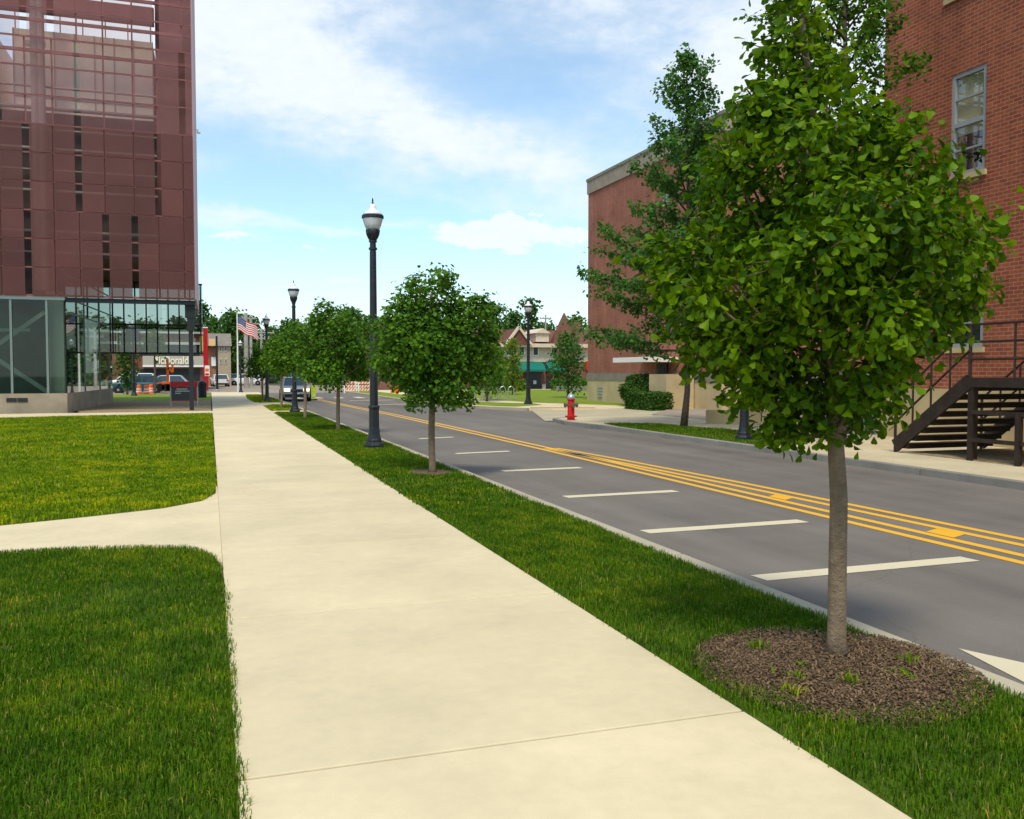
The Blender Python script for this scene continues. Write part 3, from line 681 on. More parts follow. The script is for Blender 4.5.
def lobes_at(base, spec, pxm, px0, py0, dz):
    """lobes surveyed as sightings: px, py, radius (px), offset along the view (m)"""
    out = []
    for px, py, r, wd in spec:
        p = Vector(base) + CR * ((px - px0) / pxm) + CF * wd; p.z = base[2] + (py0 - py) / pxm
        out.append((tuple(p), r / pxm))
    return out
# the near street tree
B1 = (3.31, 4.14, .03)
spec1 = [(820, 250, 74, 0), (822, 235, 66, -.42), (828, 260, 70, .5), (700, 258, 44, -.1), (742, 200, 46, .1), (788, 155, 48, -.2), (850, 145, 46, .1), (898, 172, 36, -.15), (945, 232, 36, .15),
         (930, 282, 46, -.1), (868, 330, 48, -.25), (775, 340, 48, -.2), (722, 300, 40, .15), (800, 392, 36, 0), (788, 85, 34, .1), (786, 35, 27, 0), (812, 82, 28, -.1), (784, -22, 27, .1), (768, 118, 32, -.05),
         (668, 260, 24, .1), (978, 225, 20, 0), (712, 355, 26, .1), (885, 375, 28, .1), (772, 390, 24, -.1), (935, 332, 24, .05), (893, 125, 22, .15), (722, 172, 24, -.1), (850, 402, 28, .1), (935, 190, 20, .1),
         (790, 425, 20, 0), (835, 390, 32, -.28), (812, 430, 16, -.12), (776, 426, 13, 0), (862, 424, 15, .1), (780, 375, 36, .2), (690, 300, 26, -.3), (722, 345, 30, -.2), (742, 378, 28, .0), (985, 255, 16, .1), (738, 155, 26, .1), (758, 105, 24, .1), (775, 50, 22, .1), (866, 120, 24, .1), (665, 292, 18, 0), (690, 330, 24, 0), (960, 300, 24, .1), (870, 250, 50, -.5), (775, 270, 50, -.55), (830, 320, 44, -.5), (765, 230, 40, .5), (885, 230, 44, .5)]
make_tree('street_tree', 'nearest young street tree with big fan-shaped leaves, standing in a brown mulch ring', B1, lobes_at(B1, spec1, 181, 838, 655, 0), LEAF1, BARK, .049, 1.16, .060, 7600, 11, 'young street trees along the kerb', lean=(-.24, .07), ntwig=200, limb_r=.3)
# the smaller ones along the kerb
def round_spec(cx, cy, w_, h_, seed, n=16, top=True):
    rg = random.Random(seed); out = [(cx, cy, .30 * min(w_, h_), 0)]
    for k in range(n):
        a = 2 * math.pi * k / n + rg.uniform(-.2, .2); e = rg.uniform(.5, .72)
        out.append((cx + math.cos(a) * w_ / 2 * e, cy + math.sin(a) * h_ / 2 * e, rg.uniform(.13, .21) * min(w_, h_), rg.uniform(-.3, .3) * min(w_, h_) * .012))
    if top: out += [(cx + rg.uniform(-.06, .06) * w_, cy - h_ * .42, .10 * w_, 0), (cx + rg.uniform(-.02, .1) * w_, cy - h_ * .52, .06 * w_, 0)]
    return out
def street_tree(px, py, X, Y, spec, label, seed, size=.085, per=420, leafm=None, tr=.052, th=1.25, depth_spread=1.):
    base = (X, Y, 0); d = (Vector(base)).dot(CF); pm = FPX / d
    sp = [(a, b, r, w_ * 1.0) for a, b, r, w_ in spec]
    rg = random.Random(seed); wd = max(abs(a - px) for a, b, r, w_ in spec) / pm
    sp = [(a, b, r * 1.0, (rg.uniform(-.5, .5) * wd if i else 0)) for i, (a, b, r, w_) in enumerate(sp)]
    make_tree('street_tree', label, base, lobes_at(base, sp, pm, px, py, 0), leafm or LEAF2, BARK, tr, th, size, per, seed, 'young street trees along the kerb', FAN6, FAN6F, ntwig=40)
G2 = 'young street trees along the kerb'
spec2 = [(436, 340, 44, 0), (410, 320, 26, 0), (395, 345, 24, 0), (402, 370, 24, 0), (425, 385, 24, 0), (450, 385, 24, 0), (474, 368, 22, 0), (480, 340, 20, 0), (468, 315, 22, 0), (440, 300, 24, 0), (441, 280, 13, 0), (415, 295, 14, 0), (482, 305, 12, 0), (447, 345, 34, 0), (420, 345, 34, 0), (388, 325, 14, 0), (435, 360, 34, 0), (384, 360, 12, 0), (420, 400, 10, 0), (462, 402, 10, 0), (418, 282, 8, 0), (490, 330, 10, 0)]
street_tree(432, 472, 3.35, 14.02, spec2, 'second street tree from the camera, full round crown just right of the tall lamp post', 21, .072, 5600)
spec3 = [(333, 350, 26, 0), (312, 345, 15, 0), (315, 370, 15, 0), (335, 378, 15, 0), (355, 370, 14, 0), (358, 345, 15, 0), (345, 325, 15, 0), (322, 322, 14, 0), (326, 308, 8, 0), (338, 312, 8, 0), (304, 335, 8, 0), (366, 330, 8, 0), (306, 360, 10, 0), (368, 358, 8, 0), (333, 362, 20, 0)]
street_tree(338, 430, 3.34, 25.06, spec3, 'third street tree along the kerb, slim trunk just left of the tall lamp post', 22, .09, 3600)
spec4 = [(292, 355, 18, 0), (278, 350, 12, 0), (283, 365, 11, 0), (301, 364, 10, 0), (306, 350, 12, 0), (290, 337, 11, 0), (296, 326, 6, 0), (272, 360, 9, 0), (310, 338, 7, 0)]
street_tree(302, 418, 3.12, 31.9, spec4, 'fourth street tree along the kerb, crown overlapping the second lamp post', 23, .11, 2600)
spec5 = [(272, 360, 13, 0), (262, 362, 9, 0), (274, 368, 8, 0), (268, 348, 9, 0), (282, 352, 9, 0), (270, 340, 5, 0)]
street_tree(275, 408, 3.0, 41.2, spec5, 'fifth street tree along the kerb, dark crown beside the third lamp post', 24, .13, 1700)
spec6 = [(257, 364, 11, 0), (250, 366, 7, 0), (262, 374, 7, 0), (256, 352, 7, 0), (264, 358, 7, 0), (248, 374, 5, 0)]
street_tree(259, 401, 2.75, 52.0, spec6, 'sixth street tree along the kerb, farthest of the row before the crossing', 25, .14, 1500, LEAF2, .055)
# feathery ginkgo-like trees across the street
def spiky(base, label, H, seed, reach, leafm, size=.12, low=.2, nl=46, name='ginkgo_tree', group=None, tufts=12, bias=(0, 0)):
    rg = np.random.default_rng(seed); t = thing(name, label, 'tree', base, group); mb = MB(); bx, by, bz = base
    CC, OO = [], []
    pts = [(bx + .06 * math.sin(i * 1.3 + seed), by + .05 * math.cos(i * 1.9), bz - .03 + H * i / 10) for i in range(11)]
    mb.tube(pts, [.08 * (1.35 if i == 0 else 1) * (1 - .9 * i / 10) + .012 for i in range(11)], 10)
    def foliate(a, b, n, out):
        for k in range(n):
            f = (k + rg.random()) / n
            p = a + (b - a) * f; q = rg.normal(0, size * .68, (tufts, 3)); CC.append(p + q); OO.append(norm(q + out * .1))
    for i in range(nl):
        f = low + (1 - low) * (i + .5) / nl; z = bz + H * f; az = i * 2.39996 + rg.uniform(-.3, .3)
        L = reach * (1.02 - f) ** .62 * rg.uniform(.65, 1.25) * (1 - bias[0] * (math.cos(az) * CR.x + math.sin(az) * CR.y)) * (1 if f > low + .12 else .8)
        el = R(rg.uniform(-8, 20) + 38 * f); d = np.array([math.cos(az) * math.cos(el), math.sin(az) * math.cos(el), math.sin(el)])
        a = np.array([bx, by, z]); b = a + d * L + np.array([0, 0, .10 * L])
        m = (a + b) / 2 - np.array([0, 0, .06 * L]); r0 = .010 + .010 * L
        mb.tube([tuple(a), tuple(m), tuple(b)], [r0, r0 * .6, .005], 5)
        foliate(a + (b - a) * .22, b, max(3, int(L / .16)), d)
        for s in range(int(L * 2.2)):
            g_ = rg.uniform(.3, .9); p = a + (b - a) * g_; a2 = az + rg.choice([-1, 1]) * rg.uniform(.5, 1.1); l2 = L * rg.uniform(.15, .38)
            q = p + np.array([math.cos(a2), math.sin(a2), rg.uniform(-.1, .6)]) * l2
            mb.tube([tuple(p), tuple(q)], [r0 * .4, .004], 4); foliate(p, q, max(2, int(l2 / .16)), d)
    top = np.array([bx, by, bz + H]); foliate(top - np.array([0, 0, H * .15]), top + np.array([0, 0, .3]), 14, np.array([0, 0, 1.]))
    V, F = leaves(np.concatenate(CC), np.concatenate(OO), size, rg, DIA, [(0, 1, 2, 3)], .2, .5)
    mb.build('trunk', BARKD, t, smooth=True); np_mesh('crown', V, F, leafm, t); return t
spiky((13.1, 23.2, 0), 'tall feathery tree with layered branches in front of the red brick hall across the street', 10.6, 31, 3.5, LEAF3, .13, .16, 76, group='tall feathery trees across the street')
spiky((13.15, 16.45, 0), 'tall feathery tree rising behind the nearest street tree, by the brick building with stairs', 13.8, 33, 2.75, LEAF2, .12, .28, 96, group='tall feathery trees across the street', bias=(.15, 0))

# ------------------------------------------------------------------ street lamps
def make_lamp(x, y, label):
    t = thing('street_lamp', label, 'street lamp', (x, y, 0), 'globe street lamps'); c = (x, y, 0)
    MB().lathe([(.215, -.02), (.215, .07), (.20, .10), (.165, .13), (.165, .17), (.15, .20), (.125, .30), (.112, .45), (.108, .82), (.122, .84), (.122, .88), (.105, .90)], c, 8).build('base', BLACK, t, bevel=.006)
    MB().lathe([(.086, .89), (.083, 1.5), (.068, 4.1), (.062, 4.14), (.088, 4.15), (.088, 4.19), (.066, 4.20), (.062, 4.30), (.086, 4.31), (.086, 4.34), (.07, 4.35)], c, 16).build('shaft', BLACK, t, smooth=False)
    MB().lathe([(.07, 4.34), (.10, 4.38), (.135, 4.46), (.15, 4.55), (.14, 4.57)], c, 16).build('collar', BLACK, t, smooth=True)
    MB().lathe([(.135, 4.565), (.175, 4.66), (.205, 4.76), (.215, 4.81)], c, 20).build('globe', FROST, t, smooth=True)
    MB().lathe([(.217, 4.79), (.228, 4.80), (.228, 4.855), (.217, 4.865)], c, 20).build('band', BLACK, t)
    cp = MB().lathe([(.215, 4.86), (.19, 4.91), (.13, 4.955), (.085, 4.98), (.078, 5.02), (.07, 5.08), (.03, 5.10)], c, 20).build('cap', CAPM, t, smooth=True)
    MB().lathe([(.02, 5.09), (.024, 5.12), (.014, 5.14), (.018, 5.18), (.004, 5.23)], c, 10).build('finial', BLACK, cp, smooth=True)
    return t
L0 = make_lamp(3.26, 18.86, 'tallest-looking black globe lamp, on the grass strip beside the second street tree')
for x, y, lab in ((3.17, 36.6, 'black globe lamp second in line on the sidewalk strip, partly behind tree crowns'),
                  (2.95, 51.0, 'black globe lamp third in line, rising above the far dark trees'),
                  (2.3, 74.4, 'black globe lamp farthest down the sidewalk, beside the flagpole'),
                  (11.9, 18.3, 'black globe lamp hidden in the near tree crown, only its base showing'),
                  (15.0, 42.2, 'black globe lamp across the street before the green-awning shop row'),
                  (-4.9, 66.0, 'slender globe lamp standing before the fast food restaurant front')):
    c = copy_tree(L0); c.location = (x, y, 0); c['label'] = lab
    if 47 < y < 80 and x > 0: k = .92 if y < 60 else .8; c.scale = (k, k, k)

# ------------------------------------------------------------------ plant building on the left
def plant_building():
    t = thing('plant_building', 'tall building clad in perforated copper-brown screens over a glass and concrete base', 'building', (-6, 45, 0))
    YF = 39.6
    zt = lambda py, px=100: PY(px, py, YF).z
    zb = zt(297); xr = PY(195.3, 297, YF).x
    cols = [-120, -95, -72, -48, -24, 2.5, 29, 56, 81, 107, 136, 160, 185, 195.3]
    xs = [PY(c, 297, YF).x for c in cols]
    ph = (zt(213) - zb) / 3; nrow = 18
    slots = {0: (29, 107, 136, -72), 1: (29, 81, 160, -48), 2: (81, 185, 2.5, -24), 3: (29, 56, 160, -95), 4: (2.5, 136, -48), 5: (81, 185)}
    lo, hi, fr = MB(), MB(), MB(); sw_ = PY(6, 297, YF).x - PY(0, 297, YF).x
    for r in range(nrow):
        z0, z1 = zb + r * ph, zb + (r + 1) * ph; sl = slots.get(r // 3, ())
        for i in range(len(xs) - 1):
            a, b = xs[i] + .02, xs[i + 1] - .02
            if cols[i] in sl: a += sw_ * .5
            if cols[i + 1] in sl: b -= sw_ * .5
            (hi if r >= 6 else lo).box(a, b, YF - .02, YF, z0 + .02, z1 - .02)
        fr.box(xs[0], xs[-1], YF + .03, YF + .09, z1 - .03, z1 + .03)
        for i in range(1, len(xs) - 1):
            if cols[i] not in sl: fr.box(xs[i] - .03, xs[i] + .03, YF + .1, YF + .16, z0 + .02, z1 - .02)
    fr.box(xs[0], xs[-1], YF + .03, YF + .09, zb - .03, zb + .05)
    for k in range(12): fr.box(xs[0], xs[-1], YF + .5, YF + .6, 14.2 + k * 1.2, 14.32 + k * 1.2)
    top = zb + nrow * ph
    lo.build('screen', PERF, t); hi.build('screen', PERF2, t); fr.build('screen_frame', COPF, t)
    MB().box(xr - .03, xr + .04, YF + .02, YF + 9.5, zb, top).build('side_screen', COPSHEEN, t)
    zc = 12.3; xg = PY(66, 297, YF).x; xi = -5.0
    # body behind the screens, with louvres and pipe runs showing in the slots
    b = MB(); b.box(xs[0], xg, YF + 2.2, YF + 16, zb + .02, zc); b.box(xg, xr - .06, YF + 2.2, YF + 16, zb + 1.75, zc); b.build('plant_hall', BODYD, t)
    pp = MB()
    for k in range(9): pp.tube([(xs[0], YF + 1.7 - .1 * (k % 3), zb + 1.9 + k * .83), (xr - .6, YF + 1.7 - .1 * (k % 3), zb + 1.9 + k * .83)], .05 + .03 * (k % 2), 8)
    for px in (38, 44, -30): x = PY(px, 200, YF + 1.2).x; pp.tube([(x, YF + 1.1, zb + .3), (x, YF + 1.1, zc + 7)], .16, 10)
    pp.build('pipe_run', mat('pipe_grey', (.30, .24, .22), .6), t)
    xt = PY(156, 80, YF + 1.6).x; MB().box(xt, xr - .06, YF + 1.4, YF + 9, zb + 1.76, top - .2).build('stair_tower', mat('tower_brown', (.2, .09, .08), .8, var=.15), t)
    tb = MB(); tb.box(xs[0], xt - .02, YF + 1.0, YF + 1.3, PY(100, 10, YF + 1).z - .35, PY(100, 10, YF + 1).z + .35); tb.build('top_beam', COPF, t)
    # rooftop cooling units
    for px0, px1, y0 in ((14, 153, 2.6), (-95, -5, 3.2)):
        x0, x1 = PY(px0, 80, YF + y0).x, PY(px1, 80, YF + y0).x
        u = MB().box(x0, x1, YF + y0, YF + y0 + 5, zc - .6, 15.75).build('cooling_unit', EQUIP, t)
        dd = MB(); dd.box(x0 - .03, x1 + .03, YF + y0 - .04, YF + y0 - .005, 13.0, 13.12); dd.box(x0 + .4, x0 + 1.2, YF + y0 - .03, YF + y0 - .005, 15.1, 15.3)
        for k in range(8): xx = x0 + (x1 - x0) * k / 7; dd.box(xx - .02, xx + .02, YF + y0 - .05, YF + y0 - .006, zc + .2, 15.75)
        dd.build('seams', mat('equip_seam', (.45, .40, .38), .6), u)
    rl = MB()
    for k in range(7): x = PY(12 + k * 23, 80, YF + 2).x; rl.tube([(x, YF + 2.9, 15.7), (x, YF + 2.9, 16.9)], .025, 6)
    for z in (16.3, 16.9): rl.tube([(PY(12, 80, YF + 2).x, YF + 2.9, z), (PY(152, 80, YF + 2).x, YF + 2.9, z)], .025, 6)
    rl.build('roof_railing', COPF, t)
    # ground floor: concrete plinth, glazed box with bracing, recessed clear glazing to the right
    xc = PY(67, 412, YF).x; zp = PY(40, 393.5, YF).z; YE = 51.5
    pl = MB(); pl.box(-16, xc, YF + .02, YF + .35, -.15, zp); pl.prism([(xc, YF + .02), (xc + .02, YF + .02), (-4.85, YE), (-5.2, YE), (xc - .3, YF + .4)], -.15, zp); pl.build('plinth', PLINTH, t)
    vv = MB()
    for px in (11, 16, 21, 25): v = PY(px, 400, YF); vv.lathe([(.085, -.015), (.085, .02)], (0, 0, 0), 12)
    vn = MB()
    for px in (9, 14, 20, 25): v = PY(px, 400, YF); vn.box(v.x - .09, v.x + .09, YF - .01, YF + .02, v.z - .08, v.z + .08)
    vn.build('vent', DARK, t)
    gl = MB(); gl.quad((-16, YF + .12, zp), (xc - .06, YF + .12, zp), (xc - .06, YF + .12, zb - .14), (-16, YF + .12, zb - .14)); gl.build('front_glazing', GLASS, t)
    gs = MB(); gs.quad((xc + .02, YF + .1, zp), (-4.86, YE, zp - .2), (-4.86, YE, zb + 1.7), (xc + .02, YF + .1, zb + 1.7)); gs.build('side_glazing', GLASSD, t)
    gm = MB()
    for px in (-60, 11, 47): x = PY(px, 350, YF).x; gm.box(x - .04, x + .04, YF + .05, YF + .2, zp, zb - .14)
    gm.box(-16, xc, YF + .03, YF + .25, zb - .16, zb - .03)
    for k in range(1, 3): f = k / 3; x = xc + .02 + (-4.88 - xc) * f; yy = YF + .1 + (YE - YF - .1) * f; gm.box(x - .03, x + .03, yy - .03, yy + .03, zp, zb + 1.6)
    for z in (zb - .62, zb - .05, zb + .9): gm.beam((xc + .02, YF + .1, z), (-4.86, YE, z), .05, .05)
    gm.build('glazing_bars', mat('bar_green', (.20, .25, .23), .5, .3), t)
    MB().box(xc - .75, xc - .12, YF + .4, YF + .9, -.1, zb + .2).build('corner_column', mat('col_conc', (.36, .38, .33), .8), t)
    rm = MB(); rm.box(-16, -5.35, YF + 5, YF + 5.2, 0, zb + .01); rm.box(-16.2, -16.02, YF + .4, YF + 6, 0, zb); rm.box(-16, xc - .4, YF + .4, YF + 9, zb + .02, zb + .08); rm.box(-16, xc - .4, YF + .5, YF + 9, -.1, .02); rm.build('room', INTW, t)
    bc = MB(); x = lambda px, py: tuple(PY(px, py, YF + .9))
    bc.beam(x(-60, 385), x(45, 312), .16, .16); bc.beam(x(-40, 335), x(48, 392), .16, .16); bc.beam(x(-60, 330), x(30, 330), .12, .12); bc.build('bracing', BRACE, t)
    rg = MB(); z0, z1 = zb - 2.0, zb + 1.7
    rg.quad((-4.86, YE, z0), (xr + .2, YE, z0), (xr + .2, YE, z1), (-4.86, YE, z1)); rg.build('clerestory_glazing', GLASSD, t)
    rb = MB()
    for k in range(9): xx = -4.8 + (xr + 4.9) * k / 8; rb.box(xx - .035, xx + .035, YE - .06, YE + .06, z0, z1)
    for z in (z0, z0 + 1.5, z1): rb.box(-4.86, xr + .2, YE - .05, YE + .05, z - .04, z + .04)
    rb.build('clerestory_frame', DARK, t)
    MB().box(xg, xr, YF + .1, YF + .35, zb - .22, zb - .05).build('edge_beam', DARK, t)
    mk = MB(); mk.box(xr - .29, xr - .12, YF + .3, YF + .55, -.1, zb - 1.301); mk.box(xr - .42, xr - .02, YF + .25, YF + .6, zb - .75, zb - .1); mk.box(xr - .34, xr - .06, YF + .27, YF + .58, zb - 1.3, zb - .75); mk.build('corner_post', DARK, t)
    o = MB(); p = PY(196.5, 133, YF + .5)
    o.tube([(xr, YF + .5, p.z + .12), (xr + .22, YF + .45, p.z + .12)], .02, 6); o.lathe([(.07, -.02), (.08, .05), (.03, .1)], (xr + .22, YF + .45, p.z), 10); o.build('security_camera', WHITE, t)
plant_building()

def campus_sign():
    Y = 44.8; p0 = PY(171, 405, Y); p1 = PY(197.5, 405, Y); xa, xb = p0.x, p1.x; t = thing('campus_sign', 'low dark campus sign with a red top band, on two steel posts in mulch', 'sign', ((xa + xb) / 2, Y, 0))
    z = lambda py: PY(184, py, Y).z
    MB().box(xa + .03, xb - .03, Y, Y + .08, z(401), z(387)).build('panel', SLATE, t)
    MB().box(xa - .02, xb + .02, Y - .03, Y + .11, z(387) + .003, z(381.5)).build('header', REDS, t)
    e = MB(); e.box(xb - .09, xb - .03, Y - .012, Y - .003, z(401), z(387)); e.box(xa + .03, xb - .09, Y - .012, Y - .003, z(401), z(400)); e.build('trim', REDS, t)
    for x in (xa, xb): MB().tube([(x, Y + .04, -.1), (x, Y + .04, z(382.5))], .035, 10).build('post', STEEL, t)
    rg = random.Random(2); W_ = xb - xa
    for row, (x0, x1) in enumerate(((.22, .62), (.17, .80), (.17, .35))):
        ln = MB(); x = xa + W_ * x0
        while x < xa + W_ * x1:
            l_ = rg.uniform(.025, .075); zz = z(389 + row * 2.1); ln.box(x, x + l_, Y - .008, Y - .002, zz - .018, zz + .018); x += l_ + .014
        ln.build('lettering', TEXTW, t)
campus_sign()
def litter_bin():
    p = G(202.5, 397.5); t = thing('litter_bin', 'dark litter bin at the sidewalk edge behind the campus sign', 'bin', (p.x, p.y, 0)); c = (p.x, p.y, 0)
    MB().lathe([(.24, -.02), (.25, .02), (.27, .8), (.29, .82), (.29, .88), (.27, .89)], c, 14).build('body', mat('bin_dark', (.02, .025, .035), .5), t)
    MB().lathe([(.28, .885), (.25, .98), (.14, 1.05), (.03, 1.07)], c, 14).build('lid', BLACK, t)
litter_bin()

# ------------------------------------------------------------------ restaurant
def restaurant():
    Y = 93.; x0 = PY(100, 380, Y).x; x1 = PY(203, 380, Y).x; z = lambda py, px=160: PY(px, py, Y).z
    t = thing('restaurant', 'low brick fast food restaurant with white stripes and cream lettering on a band', 'restaurant', ((x0 + x1) / 2, Y, 0))
    MB().box(x0, x1, Y, Y + 12, -.1, z(331)).build('wall', mat_brick('brick_rest', (.22, .07, .045), (.17, .055, .04), (.25, .15, .1)), t)
    MB().box(x0 - .2, x1 + .2, Y - .3, Y + 12.2, z(333.5), z(331.5)).build('roof_stripe', WHITE, t)
    MB().box(x0 - .1, x1 + .1, Y - .25, Y - .003, z(344.5), z(342)).build('stripe', WHITE, t)
    s = MB().box(PY(143, 360, Y).x, x1 + .1, Y - .5, Y - .004, z(365), z(356)).build('sign_band', mat('band_grey', (.42, .39, .32), .6), t)
    MB().box(PY(143, 360, Y).x, x1 + .12, Y - .52, Y - .005, z(367), z(365) - .003).build('band_edge', WHITE, t)
    text_mesh("McDonald's", 1.02, .06, 'lettering', mat('letter_cream', (.85, .80, .62), .5), s, (PY(174, 360, Y).x, Y - .57, z(360.6)), (R(90), 0, 0), .74, .02)
    MB().box(PY(140, 360, Y).x, x1 - .3, Y - .06, Y - .005, z(380), z(369)).build('shopfront', WINDARK, t)
    MB().box(PY(140, 360, Y).x, x1 - .3, Y - .05, Y - .005, z(356), z(345)).build('upper_window', WINDARK, t)
    MB().box(PY(131, 360, Y).x, PY(137, 360, Y).x, Y - .4, Y - .006, z(364.5), z(361.5)).build('red_emblem', RED, t)
    d = MB().box(PY(124, 375, Y).x, PY(137, 375, Y).x, Y - .08, Y - .007, z(386), z(370)).build('door', ALU, t)
    MB().box(PY(125, 375, Y).x, PY(130, 375, Y).x, Y - .1, Y - .081, z(384), z(371)).build('pane', WINDARK, d); MB().box(PY(131, 375, Y).x, PY(136, 375, Y).x, Y - .1, Y - .081, z(384), z(371)).build('pane', WINDARK, d)
    MB().box(PY(129, 340, Y).x, PY(139, 340, Y).x, Y - .6, Y + 3, z(341), z(327)).build('roof_unit', mat('unit_dark', (.06, .06, .08), .6), t)
restaurant()
def pylon():
    Y = 86.; a, b = PY(203.6, 370, Y).x, PY(208.2, 370, Y).x; z = lambda py: PY(206, py, Y).z
    t = thing('pylon_sign', 'tall narrow red pylon sign carrying a yellow panel beside the restaurant', 'sign', ((a + b) / 2, Y, 0))
    MB().box(a, b, Y, Y + .5, -.1, z(328)).build('mast', REDS, t)
    c = MB(); c.box(a - .02, b + .02, Y - .02, Y + .52, z(328) + .002, z(327)); c.build('cap', WHITE, t)
    MB().box(PY(200, 340, Y).x, a - .01, Y + .1, Y + .4, z(351), z(336)).build('yellow_panel', YELS, t)
    s = MB().box(PY(204.8, 370, Y).x, PY(209.6, 370, Y).x, Y - .06, Y - .004, z(376), z(365.5)).build('price_board', WHITE, t)
    MB().box(PY(205.2, 370, Y).x, PY(208.8, 370, Y).x, Y - .075, Y - .062, z(371.5), z(368.5)).build('stripe', ORANGE, s); MB().box(PY(205.2, 370, Y).x, PY(208.8, 370, Y).x, Y - .075, Y - .062, z(375.3), z(373.2)).build('stripe', RED, s)
pylon()

# ------------------------------------------------------------------ cars
def make_car(x, y, rz, paint, label, L=4.5, W=1.8, H=1.48, name='parked_car', group='parked cars', lights=False, suv=False):
    t = thing(name, label, 'car', (x, y, 0 if False else RZ), group)
    hw = W / 2; zb = .24; belt = .62 * H; rf = H
    st = [(-.5, .62, .70), (-.48, .55, .86), (-.40, .60, .96), (-.2, .62, 1.), (.12, .62, 1.), (.30, .62, .97), (.44, .60, .93), (.49, .52, .84), (.5, .46, .74)]
    if suv: st = [(-.5, .75, .78), (-.48, .8, .9), (-.40, .66, .97), (-.2, .64, 1.), (.12, .64, 1.), (.26, .66, .98), (.44, .60, .95), (.49, .54, .88), (.5, .46, .8)]
    b = MB(); rings = []
    for f, tb, wf in st:
        w_ = hw * wf; zt = tb * H if not suv else tb * H * .98
        rings.append([(f * L, -w_ * .93, zb), (f * L, -w_, zb + .22), (f * L, -w_ * .985, zt * .9), (f * L, -w_ * .90, zt), (f * L, w_ * .90, zt), (f * L, w_ * .985, zt * .9), (f * L, w_, zb + .22), (f * L, w_ * .93, zb)])
    for i in range(len(rings) - 1):
        k = len(b.v); b.v += rings[i] + rings[i + 1]; b.f += [(k + j, k + (j + 1) % 8, k + 8 + (j + 1) % 8, k + 8 + j) for j in range(8)]
    k = len(b.v); b.v += rings[0]; b.f.append(tuple(range(k, k + 8))); k = len(b.v); b.v += rings[-1]; b.f.append(tuple(range(k, k + 8)))
    M_ = Matrix.Translation((x, y, RZ)) @ Matrix.Rotation(rz, 4, 'Z')
    def fin(mb, nm, m, par, sm=False):
        mb.v = [tuple(M_ @ Vector(p)) for p in mb.v]; return mb.build(nm, m, par, smooth=sm)
    bo = fin(b, 'body', paint, t)
    c = MB(); rear, front = (-.47 if suv else -.40), (.27 if not suv else .25)
    zt = .60 * H; r0, r1 = rear * L, front * L; q0, q1 = r0 + (.14 if suv else .5), r1 - .72
    lower = [(r0, hw * .88), (r1, hw * .88)]; upper = [(q0, hw * .72), (q1, hw * .72)]
    vs = [(r0, -hw * .88, zt), (r1, -hw * .88, zt), (r1, hw * .88, zt), (r0, hw * .88, zt), (q0, -hw * .72, rf - .05), (q1, -hw * .72, rf - .05), (q1, hw * .72, rf - .05), (q0, hw * .72, rf - .05)]
    c.add(vs, [(0, 1, 5, 4), (1, 2, 6, 5), (2, 3, 7, 6), (3, 0, 4, 7), (4, 5, 6, 7)]); fin(c, 'windows', CARGLASS, t)
    r = MB(); r.add([(q0 - .05, -hw * .74, rf - .06), (q1 + .05, -hw * .74, rf - .06), (q1 + .05, hw * .74, rf - .06), (q0 - .05, hw * .74, rf - .06), (q0 + .1, -hw * .62, rf), (q1 - .1, -hw * .62, rf), (q1 - .1, hw * .62, rf), (q0 + .1, hw * .62, rf)],
                      [(3, 2, 1, 0), (4, 5, 6, 7), (0, 1, 5, 4), (1, 2, 6, 5), (2, 3, 7, 6), (3, 0, 4, 7)])
    for s in (-1, 1):
        for (xa, za, xb_, zb_) in ((r1, zt, q1, rf - .05), (r0, zt, q0, rf - .05)): r.beam((xa, s * hw * .885, za), (xb_, s * hw * .725, zb_), .07, .07)
        xm = (q0 + q1) / 2 + .05; r.beam((xm, s * hw * .885, zt), (xm, s * hw * .725, rf - .05), .08, .05)
    fin(r, 'roof', paint, t)
    for sx in (-.31, .31):
        for s in (-1, 1):
            tm = MB().lathe([(.20, -.11), (.31, -.11), (.33, -.06), (.33, .06), (.31, .11), (.20, .11)], (0, 0, 0), 18, 'x'); tm.v = [(sx * L - q[1], s * (hw - .09) + q[0], .33 + q[2]) for q in tm.v]; to = fin(tm, 'tyre', TYRE, t)
            rm = MB().lathe([(.04, -.115), (.205, -.10), (.205, .10), (.04, .115)], (0, 0, 0), 14, 'x'); rm.v = [(sx * L - q[1], s * (hw - .09) + q[0], .33 + q[2]) for q in rm.v]; fin(rm, 'rim', HUB, to)
    for s in (-1, 1):
        h = MB().cbox((.487 * L, s * hw * .66, zb + .44), (.12, .34, .17)); fin(h, 'headlight', mat('headlight_lit', (1, .86, .55), .2, emit=1.2) if lights else CAPM, t)
        h = MB().cbox((-.49 * L, s * hw * .70, zb + .50), (.1, .26, .18)); fin(h, 'tail_light', RED, t)
        h = MB().cbox((.14 * L, s * (hw + .08), .64 * H + .05), (.16, .2, .13)); fin(h, 'mirror', paint, t)
    g_ = MB(); g_.cbox((.492 * L, 0, zb + .40), (.1, hw * .85, .16)); g_.cbox((.497 * L, 0, zb + .10), (.12, W * .80, .20)); fin(g_, 'bumper', DARK, t)
    fin(MB().cbox((-.497 * L, 0, zb + .10), (.1, W * .8, .2)), 'bumper', DARK, t)
    fin(MB().cbox((.559 * L - .25, 0, zb + .18), (.02, .3, .12)), 'number_plate', WHITE, t)
    return t
P_ = lambda n, c, m=.2: mat(n, c, .3, m, spec=.6)
v = G(294.5, 403.2, RZ)
make_car(v.x + .45, v.y + 5.0, R(-92), P_('paint_silver', (.40, .42, .42), .4), 'silver car with lit headlights coming towards the camera behind the second lamp post', 4.5, 1.66, 1.42, 'oncoming_car', None, True, True)
